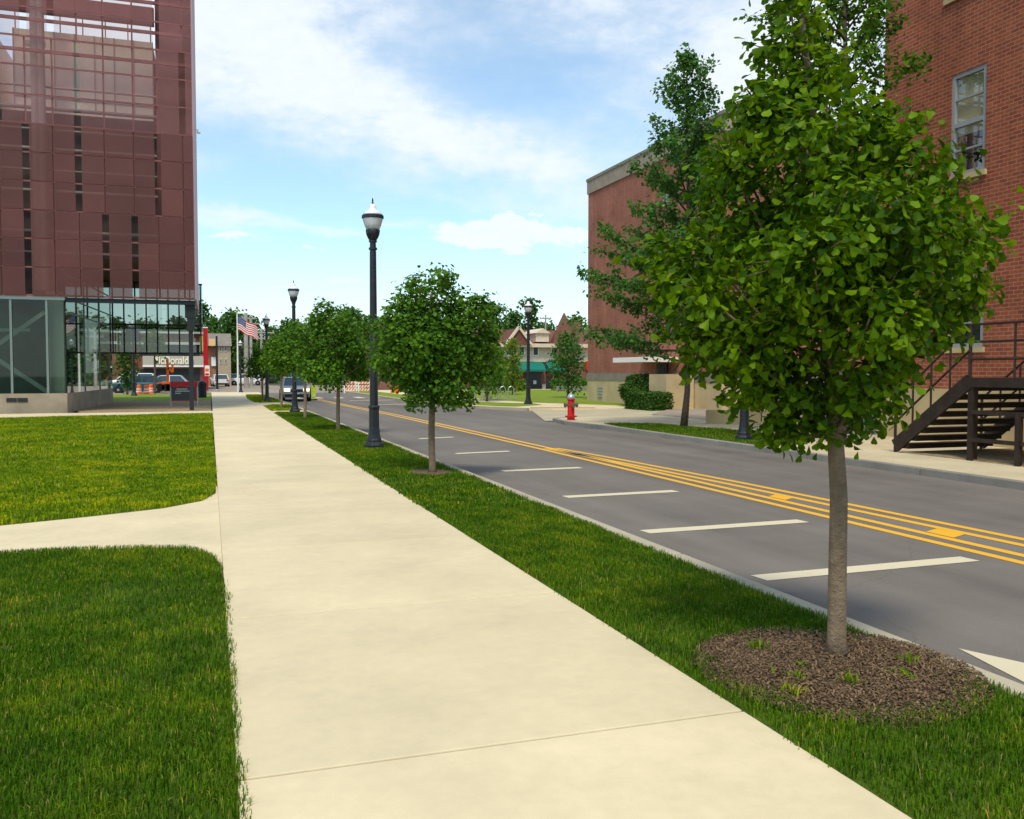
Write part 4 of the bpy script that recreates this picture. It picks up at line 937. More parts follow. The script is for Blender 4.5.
make_car(5.85, 66.5, R(-90), P_('paint_red', (.6, .01, .012)), 'red car of which only the roof shows behind the oncoming silver car', 4.6, 1.8, 2.0, 'red_van', None, False, True)
v = PY(129, 388, 82.); make_car(v.x, v.y, R(180), P_('paint_white', (.75, .75, .73), 0), 'white hatchback parked before the restaurant door', 4.3, 1.8, 1.62, suv=True)
v = PY(138, 388, 77.); make_car(v.x, v.y, R(180), P_('paint_teal', (.02, .09, .12)), 'dark teal sedan parked in front of the white hatchback', 4.4, 1.75, 1.45)
v = PY(166, 388, 82.); make_car(v.x, v.y, R(178), P_('paint_pale', (.5, .55, .55)), 'pale grey car beside the orange barrels at the restaurant', 4.3, 1.8, 1.45)
v = G(247, 385.5, RZ); make_car(v.x, v.y, R(170), P_('paint_white', (.75, .75, .73), 0), 'white sedan in the far car park left of the trees', 4.7, 1.85, 1.5)
v = G(233, 384.5, RZ); make_car(v.x, v.y + 1, R(200), P_('paint_glass', (.12, .2, .2)), 'dark green car behind the white sedan by the flagpole', 4.5, 1.8, 1.5)
v = G(220, 386.5, RZ); make_car(v.x, v.y, R(95), P_('paint_white', (.75, .75, .73), 0), 'white car at the end of the sidewalk, below the red pylon sign', 4.4, 1.8, 1.45)
v = G(271, 384.5, RZ); make_car(v.x, v.y, R(175), P_('paint_dark', (.03, .035, .04)), 'dark car at the far end behind the row of trees', 4.4, 1.8, 1.5)

# ------------------------------------------------------------------ works gear
def barrel(px, py, Y, label):
    p = PY(px, py, Y); t = thing('traffic_barrel', label, 'traffic barrel', (p.x, p.y, -.05), 'orange traffic barrels'); c = (p.x, p.y, -.05)
    MB().lathe([(.36, 0), (.36, .08), (.28, .10), (.27, .35), (.25, .36), (.24, .62), (.22, .63), (.21, .92), (.1, .98)], c, 14).build('body', ORANGE, t)
    MB().lathe([(.276, .2), (.272, .34)], c, 14).build('reflective_band', WHITE, t); MB().lathe([(.252, .46), (.247, .58)], c, 14).build('reflective_band', WHITE, t); t.scale = (.72, .72, .72)
barrel(139, 390, 73., 'small orange traffic barrel beside the teal sedan'); barrel(146.5, 390, 72., 'wide orange traffic barrel right of the teal sedan'); barrel(151, 388, 75, 'orange traffic barrel set behind the others near the pale grey car')
def boom_lift():
    Y = 74.; z = lambda py: PY(165, py, Y).z; x = lambda px: PY(px, 380, Y).x
    t = thing('boom_lift', 'orange boom lift with raised mast parked before the restaurant lettering', 'lift', (x(165), Y, -.05))
    MB().box(x(158), x(172), Y - .4, Y + .7, z(388.5), z(382)).build('chassis', ORANGE, t)
    m = MB(); m.box(x(166.5), x(169), Y - .1, Y + .2, z(382.5), z(360)); m.beam((x(168), Y, z(368)), (x(173), Y, z(372)), .2, .2); m.beam((x(173), Y, z(372)), (x(172.5), Y, z(364)), .15, .15); m.build('mast', ORANGE, t)
    for px in (160.5, 166, 170): 
        w_ = MB().lathe([(.12, -.12), (.3, -.12), (.3, .12), (.12, .12)], (0, 0, 0), 14, 'x'); w_.v = [(x(px) - q[1], Y - .3 + q[0], z(390) + .1 + q[2] + .1) for q in w_.v]; w_.build('wheel', TYRE, t)
boom_lift()
def barricade(px, py, Y, label):
    a = PY(px - 7, py, Y); b = PY(px + 7, py, Y); t = thing('road_barricade', label, 'barricade', ((a.x + b.x) / 2, Y, RZ), 'striped road barricades')
    for x in (a.x + .1, b.x - .1): MB().beam((x, Y - .25, RZ), (x, Y, RZ + 1.05), .06, .06).beam((x, Y + .25, RZ), (x, Y, RZ + 1.05), .06, .06).build('leg', WHITE, t)
    for k in range(3):
        z0 = RZ + .22 + k * .27; bd = MB().box(a.x, b.x, Y - .05, Y - .02, z0, z0 + .19).build('board', WHITE, t); s = MB(); n = 5; W_ = (b.x - a.x) / n
        for i in range(n): x = a.x + i * W_; s.quad((x, Y - .053, z0), (x + W_ * .5, Y - .053, z0), (x + W_ * .95, Y - .053, z0 + .19), (x + W_ * .45, Y - .053, z0 + .19))
        s.build('stripes', ORANGE, bd)
barricade(364, 395, 72., 'orange and white striped barricade closing the road beyond the tall lamp post')
barricade(350, 394, 74., 'striped barricade farther left, half hidden by the third street tree')
def crossing_sign():
    p = G(313.5, 400, RZ); t = thing('crossing_sign', 'fluorescent yellow-green pedestrian paddle sign on the centre line beside the oncoming car', 'sign', (p.x, p.y, RZ)); x, y = p.x, p.y
    MB().box(x - .2, x + .2, y - .15, y + .15, RZ, RZ + .06).build('foot', TYRE, t)
    pn = MB().prism([(x - .14, y - .02), (x + .14, y - .02), (x + .14, y + .02), (x - .14, y + .02)], RZ + .06, RZ + .92).build('paddle', mat('fluo', (.62, .85, .02), .5), t)
    MB().box(x - .1, x + .1, y - .03, y - .021, RZ + .2, RZ + .36).build('white_patch', WHITE, pn)
crossing_sign()
v = PY(395, 391, 68.)
t = thing('orange_cabinet', 'orange barrier block on the far pavement right of the tall lamp post', 'barrier', (v.x, v.y, 0))
MB().prism([(v.x - .3, v.y - .25), (v.x + .3, v.y - .25), (v.x + .3, v.y + .25), (v.x - .3, v.y + .25)], 0, .16).build('base', ORANGE, t); MB().box(v.x - .26, v.x + .26, v.y - .1, v.y + .1, .161, .5).build('wall', ORANGE, t)

def hydrant():
    x, y = G(571, 420).x, G(571, 420).y; t = thing('fire_hydrant', 'red fire hydrant with a silver cap on the far kerb corner', 'hydrant', (x, y, 0)); c = (x, y, 0)
    MB().lathe([(.13, -.02), (.13, .10), (.19, .10), (.19, .14), (.12, .15), (.115, .66), (.14, .67), (.14, .70)], c, 16).build('barrel', RED, t, smooth=False)
    MB().lathe([(.138, .701), (.13, .78), (.09, .85), (.04, .87), (.03, .87), (.03, .92)], c, 16).build('cap', SILVER, t, smooth=True)
    MB().lathe([(.17, .10), (.20, .101), (.20, .145), (.17, .146)], c, 8).build('flange', mat('hydrant_dark', (.25, .01, .01), .6), t)
    for d, nm in ((Vector((-1, 0, 0)), 'nozzle'), (Vector((1, 0, 0)), 'nozzle'), (Vector((0, -1, 0)), 'pumper_nozzle')):
        p = Vector((x, y, .5)); MB().tube([p + d * .1, p + d * .19, p + d * .191, p + d * .235], [.055, .055, .075, .075], 10).build(nm, mat('nozzle_dark', (.10, .11, .07), .6), t)
hydrant()

# ------------------------------------------------------------------ buildings on the right
def window_unit(par, X, y0, y1, z0, z1, blind=.55):
    """sash window in a wall facing -X"""
    f = MB(); d = .09
    for a, b in ((y0, y0 + d), (y1 - d, y1)): f.box(X + .02, X + .10, a, b, z0, z1)
    f.box(X + .02, X + .10, y0 + d, y1 - d, z1 - d, z1); f.box(X + .02, X + .10, y0 + d, y1 - d, z0, z0 + d); zm = (z0 + z1) / 2
    f.box(X + .015, X + .10, y0 + d, y1 - d, zm - .05, zm + .05)
    for q in (.25, .75): f.box(X + .03, X + .08, y0 + d, y1 - d, z0 + (z1 - z0) * q - .022, z0 + (z1 - z0) * q + .022)
    w_ = f.build('window', ALU, par)
    MB().quad((X + .07, y0 + d, z0 + d), (X + .07, y1 - d, z0 + d), (X + .07, y1 - d, z1 - d), (X + .07, y0 + d, z1 - d)).build('pane', GLASSW, w_)
    if blind: MB().box(X + .12, X + .13, y0 + .02, y1 - .02, z0 + (z1 - z0) * (1 - blind), z1).build('blind', BLIND, w_)
    MB().box(X - .06, X + .14, y0 - .06, y1 + .06, z0 - .12, z0 - .003).build('sill', BEIGE, w_)
def wall_holes(mb, X, T, y0, y1, z0, z1, holes):
    """wall slab facing -X with rectangular openings (ya,yb,za,zb)"""
    ys = sorted({y0, y1, *[h[0] for h in holes], *[h[1] for h in holes]}); zs = sorted({z0, z1, *[h[2] for h in holes], *[h[3] for h in holes]})
    for i in range(len(ys) - 1):
        for j in range(len(zs) - 1):
            cy, cz = (ys[i] + ys[i + 1]) / 2, (zs[j] + zs[j + 1]) / 2
            if not any(h[0] < cy < h[1] and h[2] < cz < h[3] for h in holes): mb.box(X, X + T, ys[i], ys[i + 1], zs[j], zs[j + 1])
def near_building():
    X = 16.; t = thing('brick_building', 'red brick building at the right edge with sash windows and a beige stone base', 'building', (X, 12, 0))
    hs = [(15.45, 16.42, 6.0, 8.28), (15.4, 16.4, 2.15, 4.35), (15.5, 16.6, 10.05, 12.3), (11.4, 12.4, 6.0, 8.28), (11.4, 12.4, 10.05, 12.3), (7.4, 8.4, 6.0, 8.28), (7.4, 8.4, 2.15, 4.35)]
    wb = MB(); wall_holes(wb, X, .3, 3, 18.58, 1.22, 15, hs); wb.box(X + .302, X + 14, 18.28, 18.58, 1.22, 15); wb.build('wall', BRICKN, t)
    MB().box(X - .05, X + 14, 2.9, 18.62, -.1, 1.215).build('base', BEIGE, t); MB().box(X + .5, X + .6, 3, 17.8, 1.22, 15).build('interior', DARK, t)
    MB().box(X - .1, X + 14, 2.9, 18.66, 15.003, 15.4).build('parapet', STONEP, t)
    for i, h in enumerate(hs): window_unit(t, X, *h, blind=(.6, .3, .25, .5, .4, .3, .4)[i])
near_building()
def stairs():
    x0, x1 = 13.0, 15.2; yb, yt = 14.62, 12.78; zt = 1.5; ye = 9.5
    t = thing('fire_stair', 'dark steel outdoor stair with railings against the brick building', 'stair', ((x0 + x1) / 2, 12, 0))
    dv = Vector((0, yt - yb, zt))
    for x in (x0, x1): MB().beam((x, yb, .12), (x, yt, zt - .06), .05, .26).build('stringer', STAIRM, t)
    n = 9
    for k in range(1, n):
        f = k / n; y = yb + (yt - yb) * f; z = .02 + zt * f
        MB().box(x0 + .03, x1 - .03, y - .13, y + .13, z - .10, z).build('tread', STAIRM, t)
    p = MB(); p.box(x0 - .02, 15.95, ye, yt, zt - .03, zt); p.box(x0 - .03, x0 + .03, ye, yt + .02, zt - .17, zt - .002); p.box(x0, x1 + .05, yt - .02, yt + .05, zt - .17, zt - .031); p.build('landing', STAIRM, t)
    for x, y in ((x0 + .05, yt - .03), (x1, yt - .03), (x0 + .05, ye + .1)): MB().box(x - .06, x + .06, y - .06, y + .06, -.05, zt - .171).build('post', STAIRM, t)
    for x in (x0, x1):
        r = MB()
        for off in (.95, .5): r.tube([(x, yb, .1 + off), (x, yt, zt + off)], .022, 8)
        for k in range(5): f = k / 4; r.tube([(x, yb + (yt - yb) * f, .1 + zt * f * .94), (x, yb + (yt - yb) * f, .1 + zt * f * .94 + .95)], .02, 8)
        r.tube([(x, yb, 0), (x, yb, 1.05)], .028, 8); r.build('flight_railing', STAIRM, t)
    l = MB()
    for z in (.33, .64, .95): l.tube([(x0, yt, zt + z), (x0, ye, zt + z)], .022, 8)
    for k in range(4): y = yt - k * .95; l.tube([(x0, y, zt), (x0, y, zt + .96)], .03 if k == 0 else .02, 8)
    l.build('landing_railing', STAIRM, t)
    u = MB()
    for x in (14.9, 15.8):
        u.beam((x, 12.0, zt + .05), (x, 9.4, zt + 1.9), .05, .24); u.tube([(x, 12.0, zt + .95), (x, 9.4, zt + 2.8)], .022, 8)
        for k in range(4): f = k / 3; u.tube([(x, 12 - 2.6 * f, zt + 1.85 * f), (x, 12 - 2.6 * f, zt + .95 + 1.85 * f)], .018, 6)
    for k in range(9): f = k / 9; u.box(14.92, 15.78, 11.8 - 2.6 * f, 12.05 - 2.6 * f, zt + .05 + 1.85 * f, zt + .09 + 1.85 * f)
    u.build('upper_flight', STAIRM, t)
stairs()
def area_rail():
    t = thing('guard_rail', 'low dark guard rail under the stair landing, beside the sidewalk', 'railing', (13.1, 11.3, 0)); X = 13.0
    for y in (11.72, 9.7): MB().box(X - .045, X + .045, y - .045, y + .045, -.05, .92).build('post', STAIRM, t)
    r = MB()
    for z in (.38, .88): r.box(X - .03, X + .03, 9.7, 12.75, z - .035, z + .035)
    r.build('rail', STAIRM, t)
area_rail()
struct(MB().box(13.02, 15.9, 9.2, 14.4, -.1, .02).build('soil_bed', MULCHF))
v = [(14.6, 24.6), (16.6, 23.4), (16.75, 23.6), (14.75, 24.8)]
tag(MB().prism(v, -.05, .42).build('low_wall', BEIGE, bevel=.02), 'low beige wall behind the lamp base across the street', 'wall')

def mid_building():
    X = 20.; YA, YB = 32.4, 46.35; t = thing('brick_hall', 'plain red brick hall with a pale parapet, beyond the trees across the street', 'building', (X, 40, 0))
    hs = [(37.0, 37.7, 9.35, 10.5), (34.1, 34.8, 9.35, 10.5)]
    wb = MB(); wall_holes(wb, X, .3, YA, YB, 1.545, 11.42, hs); wb.box(X + .302, X + 20, YB - .3, YB, 1.545, 11.42); wb.box(X + .302, X + 20, YA, YA + .3, 1.545, 11.42); wb.build('wall', BRICKM, t)
    MB().box(X + .4, X + .5, YA + .4, YB - .4, 1.6, 11.4).build('interior', DARK, t)
    MB().box(X - .06, X + 20, YA - .05, YB + .06, 11.423, 12.1).build('parapet', STONEP, t); MB().box(X - .1, X + 20, YA - .1, YB + .1, 12.103, 12.25).build('coping', GREYB, t)
    MB().box(X - .04, X + 20, YA, YB + .04, 1.15, 1.542).build('grey_band', GREYB, t); MB().box(X - .02, X + 20, YA, YB + .02, -.15, 1.147).build('base', BEIGE2, t)
    for h in hs: window_unit(t, X, *h, blind=.3)
    MB().box(18.6, X - .062, 34.6, 36.2, -.1, 1.5).build('porch_wall', BEIGE2, t)
    MB().box(18.4, X - .05, 36.0, 39.6, 2.05, 2.28).build('canopy', WHITE, t)
    d = MB().box(X - .09, X - .045, 37.0, 38.0, .1, 2.0).build('door', DARK, t); MB().box(X - .10, X - .091, 37.2, 37.8, .9, 1.8).build('pane', WINDARK, d)
    lv = MB()
    for k in range(4): lv.box(X - .06, X - .022, 44.3, 44.9, .25 + k * .16, .36 + k * .16)
    lv.build('louvre', STEEL, t)
mid_building()
def shrub(name, label, c, rx, ry, rz, seed, leafm, n=2600, size=.1, box=False, group=None):
    rg = np.random.default_rng(seed); t = thing(name, label, 'shrub', (c[0], c[1], 0), group)
    if box:
        P = rg.uniform(-1, 1, (n, 3)); ax = rg.integers(0, 3, n); P[np.arange(n), ax] = np.sign(P[np.arange(n), ax]) * rg.uniform(.85, 1.0, n); O = norm(P ** 3)
    else:
        P = norm(rg.normal(0, 1, (n, 3))); O = P.copy(); P = P * (rg.uniform(.6, 1., n) ** .5)[:, None] * (1 + .12 * np.sin(P[:, :1] * 7 + P[:, 2:] * 5))
    C_ = np.array(c) + P * np.array([rx, ry, rz]); C_[:, 2] = np.maximum(C_[:, 2], .03)
    V, F = leaves(C_, O, size, rg, DIA, [(0, 1, 2, 3)], .2, .5); np_mesh('foliage', V, F, leafm, t)
    mb = MB()
    for k in range(7): a = k * .9; mb.tube([(c[0], c[1], -.02), (c[0] + rx * .5 * math.cos(a), c[1] + ry * .5 * math.sin(a), c[2] + rz * .4)], [.03, .012], 5)
    mb.build('stem', BARKD, t); return t
shrub('shrub', 'rounded dark shrub against the brick hall base', (18.9, 37.6, .68), .85, 1.15, .82, 41, LEAFD, 5000, .13)
shrub('hedge', 'low clipped dark hedge before the beige porch wall', (17.9, 34.9, .36), .5, 1.25, .36, 42, LEAFD, 4500, .1, True)

# ------------------------------------------------------------------ far shop row with turret
def shop_row():
    Y = 84.; z = lambda py, px=540: PY(px, py, Y).z; x = lambda px: PY(px, 370, Y).x
    t = thing('shop_row', 'old shop row with red roof, cream dormers, pointed turret and green awnings', 'building', (x(540), Y, 0)); x0, x1 = x(490), x(600)
    ze, zr = z(345), z(328); z2 = z(371); z1 = z(362)
    MB().box(x0, x1, Y, Y + 10, -.1, z1).build('ground_floor', BRICKF, t)
    MB().box(x0, x1, Y - .1, Y + 10, z1 + .003, ze).build('upper_floor', CREAM, t)
    MB().extr([(Y - .7, ze), (Y + 4.5, zr), (Y + 10.5, ze)], 'x', x0 - .4, x1 + .3).build('roof', ROOFR, t)
    MB().box(x0 - .4, x1 + .3, Y - .8, Y - .55, ze - .25, ze + .12).build('eaves', CREAM, t)
    for a, b, top, bot in ((504.5, 526, 329, 345),):
        g_ = MB().extr([(x(a), z(bot)), (x(b), z(bot)), (x((a + b) / 2), z(top))], 'y', Y - 1.0, Y + 4).build('gable', ROOFR, t)
        MB().beam((x(a) - .2, Y - 1.05, z(bot)), (x((a + b) / 2), Y - 1.05, z(top) + .1), .3, .22).beam((x(b) + .2, Y - 1.05, z(bot)), (x((a + b) / 2), Y - 1.05, z(top) + .1), .3, .22).build('bargeboard', CREAM, g_)
        MB().extr([(x(a + 3.5), z(bot) - .02), (x(b - 3.5), z(bot) - .02), (x((a + b) / 2), z(top + 5))], 'y', Y - 1.02, Y - 1.003).build('gable_infill', ROOFR, g_)
    d = MB().box(x(534), x(547), Y - .5, Y + 3, z(342), z(333.5)).build('dormer', CREAM, t)
    MB().extr([(x(532.5), z(333.5) + .003), (x(548.5), z(333.5) + .003), (x(540.5), z(328.5))], 'y', Y - .7, Y + 3.5).build('pediment', CREAM, d)
    for px in (510, 521, 535, 553, 566): 
        w_ = MB().box(x(px - 3), x(px + 3), Y - .2, Y - .103, z(356), z(346)).build('window', WHITE, t); MB().box(x(px - 2.1), x(px + 2.1), Y - .22, Y - .201, z(355), z(347)).build('pane', WINDARK, w_)
    tw = MB().lathe([(x(574) - x(564), -.1), (x(574) - x(564), z(336))], (x(564), Y, 0), 8).build('turret', BRICKF, t)
    MB().lathe([((x(574) - x(564)) * 1.45, z(345)), ((x(574) - x(564)) * 1.4, z(344)), (.06, z(312.5))], (x(564), Y, 0), 8).build('turret_roof', ROOFR, tw)
    MB().box(x(582), x(588), Y + 2, Y + 4, z(345), z(320)).build('chimney', BRICKF, t)
    for a, b in ((495, 511), (513.5, 541.5), (545, 561)):
        w_ = MB().box(x(a + 1), x(b - 1), Y - .08, Y - .003, z(388), z(372)).build('shop_window', WINDARK, t)
        MB().extr([(Y - .005, z(361)), (Y - 1.3, z(369.5)), (Y - 1.3, z(371.5)), (Y - .005, z(371.5))], 'x', x(a), x(b)).build('awning', AWN, t)
        m = MB(); m.box(x((a + b) / 2) - .06, x((a + b) / 2) + .06, Y - .1, Y - .081, z(388), z(372)); m.build('mullion', WHITE, w_)
    s = MB(); s.box(x(519), x(523), Y - .12, Y - .09, z(379), z(375)); s.box(x(547), x(550), Y - .12, Y - .09, z(377), z(373)); s.build('window_sign', RED, t)
    MB().box(x(533), x(536), Y - .12, Y - .09, z(384), z(380.5)).build('window_notice', WHITE, t)
    MB().box(x(585), x(588), Y - .3, Y - .1, z(370), z(361)).build('red_banner', RED, t)
    pb = MB()
    for px in (496, 512.3, 543, 562, 576): pb.box(x(px - 1.6), x(px + 1.6), Y - .3, Y - .12, -.1, z(384))
    pb.build('pier_base', CREAM, t)
shop_row()
v = PY(515.5, 389, 78.); t = thing('works_sign', 'orange roadwork board standing before the shop windows', 'sign', (v.x, v.y, 0))
z_ = lambda py: PY(515, py, 78.).z
MB().box(v.x - .18, v.x + .18, v.y, v.y + .04, z_(389), z_(382)).build('board', ORANGE, t); MB().box(v.x - .18, v.x - .12, v.y + .05, v.y + .1, -.05, z_(383)).box(v.x + .12, v.x + .18, v.y + .05, v.y + .1, -.05, z_(383)).build('leg', STEEL, t)
for px, wd, lab in ((505, 3.2, 'low green hedge on the lawn before the shop row, left one'), (571, 3.0, 'low green hedge on the lawn near the corner of the brick hall')):
    v = PY(px, 390, 73.); shrub('hedge', lab, (v.x, v.y, .45), wd / 2, .8, .5, int(px), LEAF2, 2400, .16, True)
v = PY(580, 390, 70.); tag(MB().box(v.x - 2.2, v.x + 2.5, v.y, v.y + .4, -.05, .4).build('planter_wall', GREYB, bevel=.02), 'grey planter wall at the lawn end beside the brick hall', 'wall')
def bike_rack():
    v = G(490, 400); t = thing('bike_rack', 'pale metal bike rack under the small far trees', 'bike rack', (v.x, v.y, 0)); m = MB()
    for k in range(5):
        x = v.x - .9 + k * .5; pts = [(x, v.y, 0), (x, v.y, .6)] + [(x + .17 - .17 * math.cos(a), v.y, .6 + .17 * math.sin(a)) for a in (.8, 1.57, 2.3)] + [(x + .34, v.y, .6), (x + .34, v.y, 0)]; m.tube(pts, .03, 6)
    m.build('hoops', STEEL, t); MB().box(v.x - 1.1, v.x + 1.6, v.y - .04, v.y + .04, .0, .05).build('foot_rail', STEEL, t)
bike_rack()

# ------------------------------------------------------------------ far left: house, flag, poles
def house():
    Y = 118.; x = lambda px: PY(px, 370, Y).x; z = lambda py: PY(220, py, Y).z
    t = thing('far_house', 'tall narrow house with grey roof, brick front part and beige gable side', 'house', (x(220), Y, 0))
    MB().box(x(205), x(217.5), Y + .5, Y + 9, -.1, z(346)).build('brick_wing', mat_brick('brick_orange', (.36, .15, .07), (.3, .12, .06), (.35, .22, .14)), t)
    MB().box(x(217.5) + .004, x(231), Y, Y + 9, -.1, z(346)).build('wall', mat('house_beige', (.40, .32, .22), .85, var=.1), t)
    MB().extr([(Y - .4, z(346) + .003), (Y + 4.5, z(332)), (Y + 9.5, z(346) + .003)], 'x', x(203), x(232)).build('roof', ROOFG, t)
    for px in (221, 226):
        for py in (349, 361): w_ = MB().box(x(px - 1), x(px + 1), Y - .08, Y - .004, z(py + 2.5), z(py - 2.5)).build('window', WHITE, t); MB().box(x(px - .6), x(px + .6), Y - .1, Y - .081, z(py + 2), z(py - 2)).build('pane', WINDARK, w_)
    MB().box(x(211.5), x(216.5), Y + .3, Y + .48, z(366), z(357)).build('window_board', WHITE, t)
    b = MB().box(x(209.5), x(215.5), Y - .7, Y - .5, z(346), z(339)).build('billboard', mat('billboard_tan', (.75, .5, .22), .6), t)
    MB().box(x(212), x(213), Y - .5, Y - .41, z(347), z(341)).build('bracket', STEEL, b)
house()
def flagpole():
    Y = 76.; p = PY(238, 384, Y); z = lambda py: PY(238, py, Y).z; t = thing('flagpole', 'white flagpole flying a striped red and white flag with blue corner', 'flagpole', (p.x, Y, RZ))
    MB().tube([(p.x, Y, RZ), (p.x, Y, z(312))], [.08, .045], 10).build('pole', WHITE, t); MB().lathe([(.02, 0), (.09, .06), (.09, .12), (.02, .18)], (p.x, Y, z(312)), 10).build('finial', mat('gold', (.8, .6, .1), .3, .8), t)
    W_, Hh = 1.9, 1.05; n = 20; cols = [mat('flag_red', (.55, .02, .03), .8), mat('flag_white', (.8, .78, .75), .8), mat('flag_blue', (.02, .04, .18), .8)]
    mb = MB(); idx = []
    def P(u, v):  # u along the fly, v down the hoist
        return (p.x + .06 + u * W_ * .80, Y + .12 * math.sin(u * 7) * u, z(316.8) - v * Hh * (1.05 - .0 * u) - .8 * u ** 1.2 + .07 * math.sin(u * 9 + v))
    for i in range(n):
        for j in range(13):
            a = [P(i / n, j / 13), P((i + 1) / n, j / 13), P((i + 1) / n, (j + 1) / 13), P(i / n, (j + 1) / 13)]; mb.quad(*a); idx.append(2 if (i < 8 and j < 7) else j % 2)
    for r in range(9):
        for c in range(6 if r % 2 == 0 else 5):
            u = (.035 + c * .066 + (.033 if r % 2 else 0)); vv = .045 + r * .056; q = P(u, vv); s = .022; mb.quad((q[0] - s, q[1] - .012, q[2]), (q[0], q[1] - .012, q[2] - s), (q[0] + s, q[1] - .012, q[2]), (q[0], q[1] - .012, q[2] + s)); idx.append(1)
    f = mb.build('flag', cols, t); f.data.polygons.foreach_set('material_index', idx)
flagpole()
def utility_pole(px, top, Y, label, arms=((.4, 1.2),), r=.16):
    p = PY(px, 380, Y); zt = PY(px, top, Y).z; t = thing('utility_pole', label, 'utility pole', (p.x, Y, RZ), 'utility poles'); MB().tube([(p.x, Y, RZ), (p.x, Y, zt)], [r, r * .7], 8).build('pole', WOODP, t)
    for dz, hl in arms: 
        a = MB().box(p.x - hl, p.x + hl, Y - .08, Y + .08, zt - dz - .12, zt - dz).build('crossarm', WOODP, t); i_ = MB()
        for k in (-.9, -.4, .4, .9): i_.lathe([(.05, 0), (.07, .08), (.04, .18)], (p.x + hl * k, Y, zt - dz), 6)
        i_.build('insulator', STEEL, a)
utility_pole(246.5, 313, 100, 'pale utility pole just right of the flag', ((.5, 1.0),), .28); utility_pole(251.5, 318, 108, 'thinner utility pole with a crossarm behind the flag', ((.6, 1.3),), .2)
utility_pole(262, 329, 96, 'utility pole with wide crossarm left of the third lamp', ((.3, 1.3), (.9, .8)), .17); utility_pole(545.5, 315, 110, 'lone utility pole showing above the shop row roof', ((.4, .8),), .15)
p = G(217.3, 391.2); t = thing('sign_post', 'plain black signal post at the end of the sidewalk', 'post', (p.x, p.y, 0)); MB().tube([(p.x, p.y, 0), (p.x, p.y, PY(217, 336, p.y).z)], [.1, .08], 10).build('pole', BLACK, t); MB().lathe([(.17, 0), (.17, .1), (.11, .16)], (p.x, p.y, 0), 10).build('foot', STEEL, t)

# ------------------------------------------------------------------ far trees
def far_tree(px, top, wpx, Y, label, seed, leafm=None, size=.5, base_py=None, group='trees on the skyline', per=200, name='leafy_tree', bot=None):
    p = PY(px, 380, Y); b = (p.x, Y, 0); d = Vector(b).dot(CF); pm = FPX / d; ztop = PY(px, top, Y).z; W_ = wpx / pm; rg = random.Random(seed)
    zc0 = bot if bot is not None else max(.6, ztop * .10); H = ztop - zc0; lobes = []
    for k in range(15):
        f = (k + .5) / 15; rr = W_ / 2 * (math.sin(math.pi * min(1, .12 + .86 * f)) ** .7) * .72; a = k * 2.4 + rg.uniform(-.4, .4); r = W_ * rg.uniform(.19, .27) * (1 if f < .8 else .75)
        lobes.append(((b[0] + rr * .75 * math.cos(a), b[1] + rr * .75 * math.sin(a), min(zc0 + H * f, ztop - r * .9)), r))
    lobes.append(((b[0], b[1], zc0 + H * .5), W_ * .28)); lobes.append(((b[0] + rg.uniform(-.05, .05) * W_, b[1], ztop - W_ * .08), W_ * .09))
    make_tree(name, label, b, lobes, leafm or LEAFF, BARKD, max(.07, W_ * .028), zc0 + H * .1, size, per, seed, group, DIA, [(0, 1, 2, 3)], ntwig=0, tuft=8)
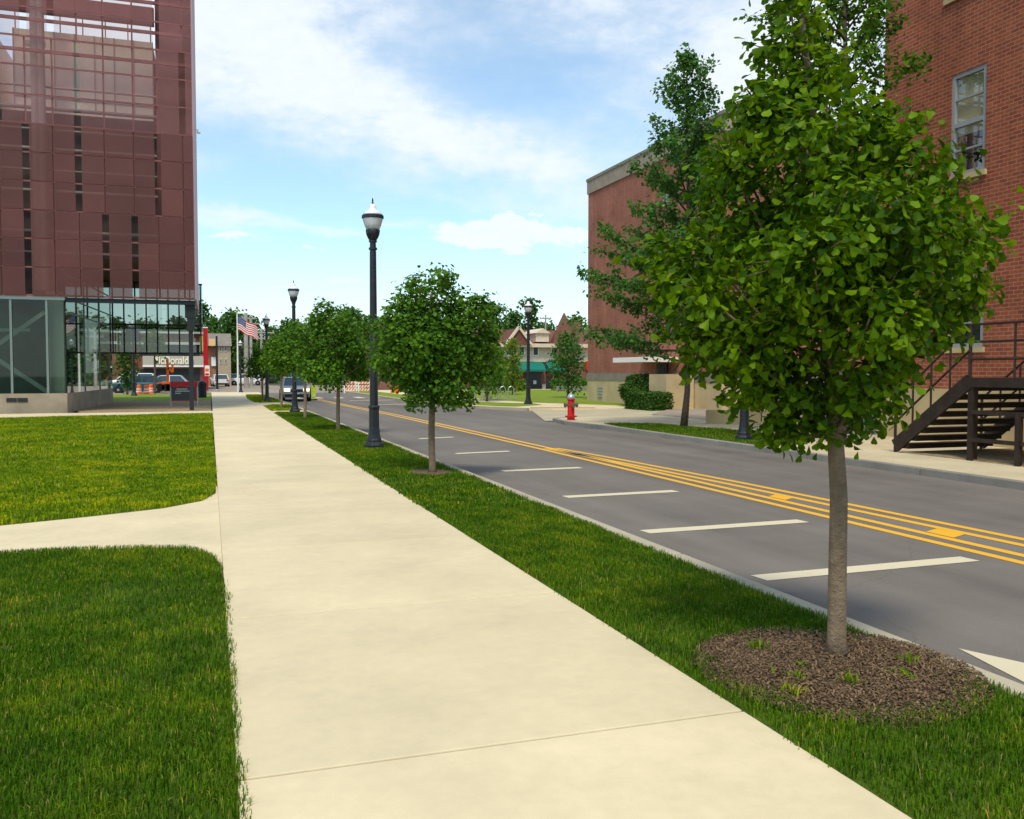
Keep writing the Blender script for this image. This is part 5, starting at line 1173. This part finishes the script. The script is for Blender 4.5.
SK = [(117, 320, 34, 120, LEAFD, 'dark tree seen through the glass corner, left of the restaurant roof'), (150, 322, 40, 118, LEAFF, 'broad tree rising behind the restaurant roof, middle'), (180, 318, 36, 122, LEAFD, 'tree behind the right end of the restaurant roof'),
      (201, 305, 16, 125, LEAFD, 'dark narrow tree tip beside the copper building edge'), (214, 318, 26, 150, LEAFF, 'round tree crown above the far house roof, left'), (232, 311, 34, 155, LEAFF, 'large round tree behind the far house, tallest there'),
      (252, 318, 30, 150, LEAFF, 'green tree behind the flag and utility poles'), (271, 328, 30, 140, LEAFF, 'tree behind the third lamp post globe'), (290, 322, 34, 120, LEAFF, 'tree just behind the second lamp post'),
      (318, 318, 40, 130, LEAFF, 'tree behind the third street tree, left side'), (352, 309, 38, 130, LEAFF, 'taller bluish tree between third street tree and tall lamp post'), (372, 318, 40, 120, LEAFF, 'tree directly behind the tall lamp post'),
      (405, 330, 50, 105, LEAFF, 'broad tree hidden behind the second street tree'), (450, 325, 50, 110, LEAFF, 'broad tree behind the right side of the second street tree'), (492, 303, 34, 118, LEAFF, 'tall tree at the left end of the shop row roof'),
      (514, 312, 34, 122, LEAFF, 'round tree above the shop row roof gable'), (531, 301, 17, 104, LEAFF, 'slim tree directly above the lamp beyond the street'), (546, 324, 34, 125, LEAFF, 'low tree behind the dormer of the shop row'), (577, 318, 24, 100, LEAF2, 'tree between turret and brick hall'), (595, 325, 30, 118, LEAFF, 'tree behind the corner of the brick hall')]
for i, (px, tp, wp_, Y, lm, lab) in enumerate(SK): far_tree(px, tp, wp_, Y, lab, 100 + i, lm)
far_tree(127, 331, 22, 70, 'dark leafy tree standing before the restaurant door', 140, LEAFD, .22, per=300, group='small trees on the restaurant side'); far_tree(155, 333, 26, 73, 'light sparse young tree before the restaurant lettering', 141, LEAFY, .2, per=150, group='small trees on the restaurant side', bot=3.2)
GN = 'small trees on the far lawn'
far_tree(487, 333, 34, 47, 'leafy young tree left of the far lamp, on the strip', 142, LEAF2, .16, per=420, group=GN); far_tree(513, 340, 26, 60, 'yellow-green young tree beside the far lamp before the awnings', 143, LEAFY, .18, per=330, group=GN)
far_tree(568, 332, 38, 52, 'full dark young tree before the turret and shop windows', 144, LEAF3, .17, per=420, group=GN); far_tree(500, 350, 20, 66, 'small tree at the back of the far lawn by the left awning', 145, LEAF2, .2, per=300, group=GN)
# brick building far across, glimpsed between trunk and lamp
v = PY(392, 390, 86.); t = thing('corner_building', 'small dark red brick corner building glimpsed behind the tall lamp post', 'building', (v.x, v.y, 0))
MB().box(v.x - 1.6, v.x + .6, v.y, v.y + 6, -.1, 4.2).build('wall', BRICKF, t); MB().box(v.x + .62, v.x + .9, v.y - .05, v.y + .3, -.1, 4.0).build('pilaster', CREAM, t); MB().box(v.x - 1.8, v.x + 1., v.y - .3, v.y + 6.2, 4.203, 4.5).build('roof', ROOFR, t); MB().box(v.x - 1.2, v.x - .3, v.y - .06, v.y - .003, .8, 2.2).build('window', WINDARK, t)
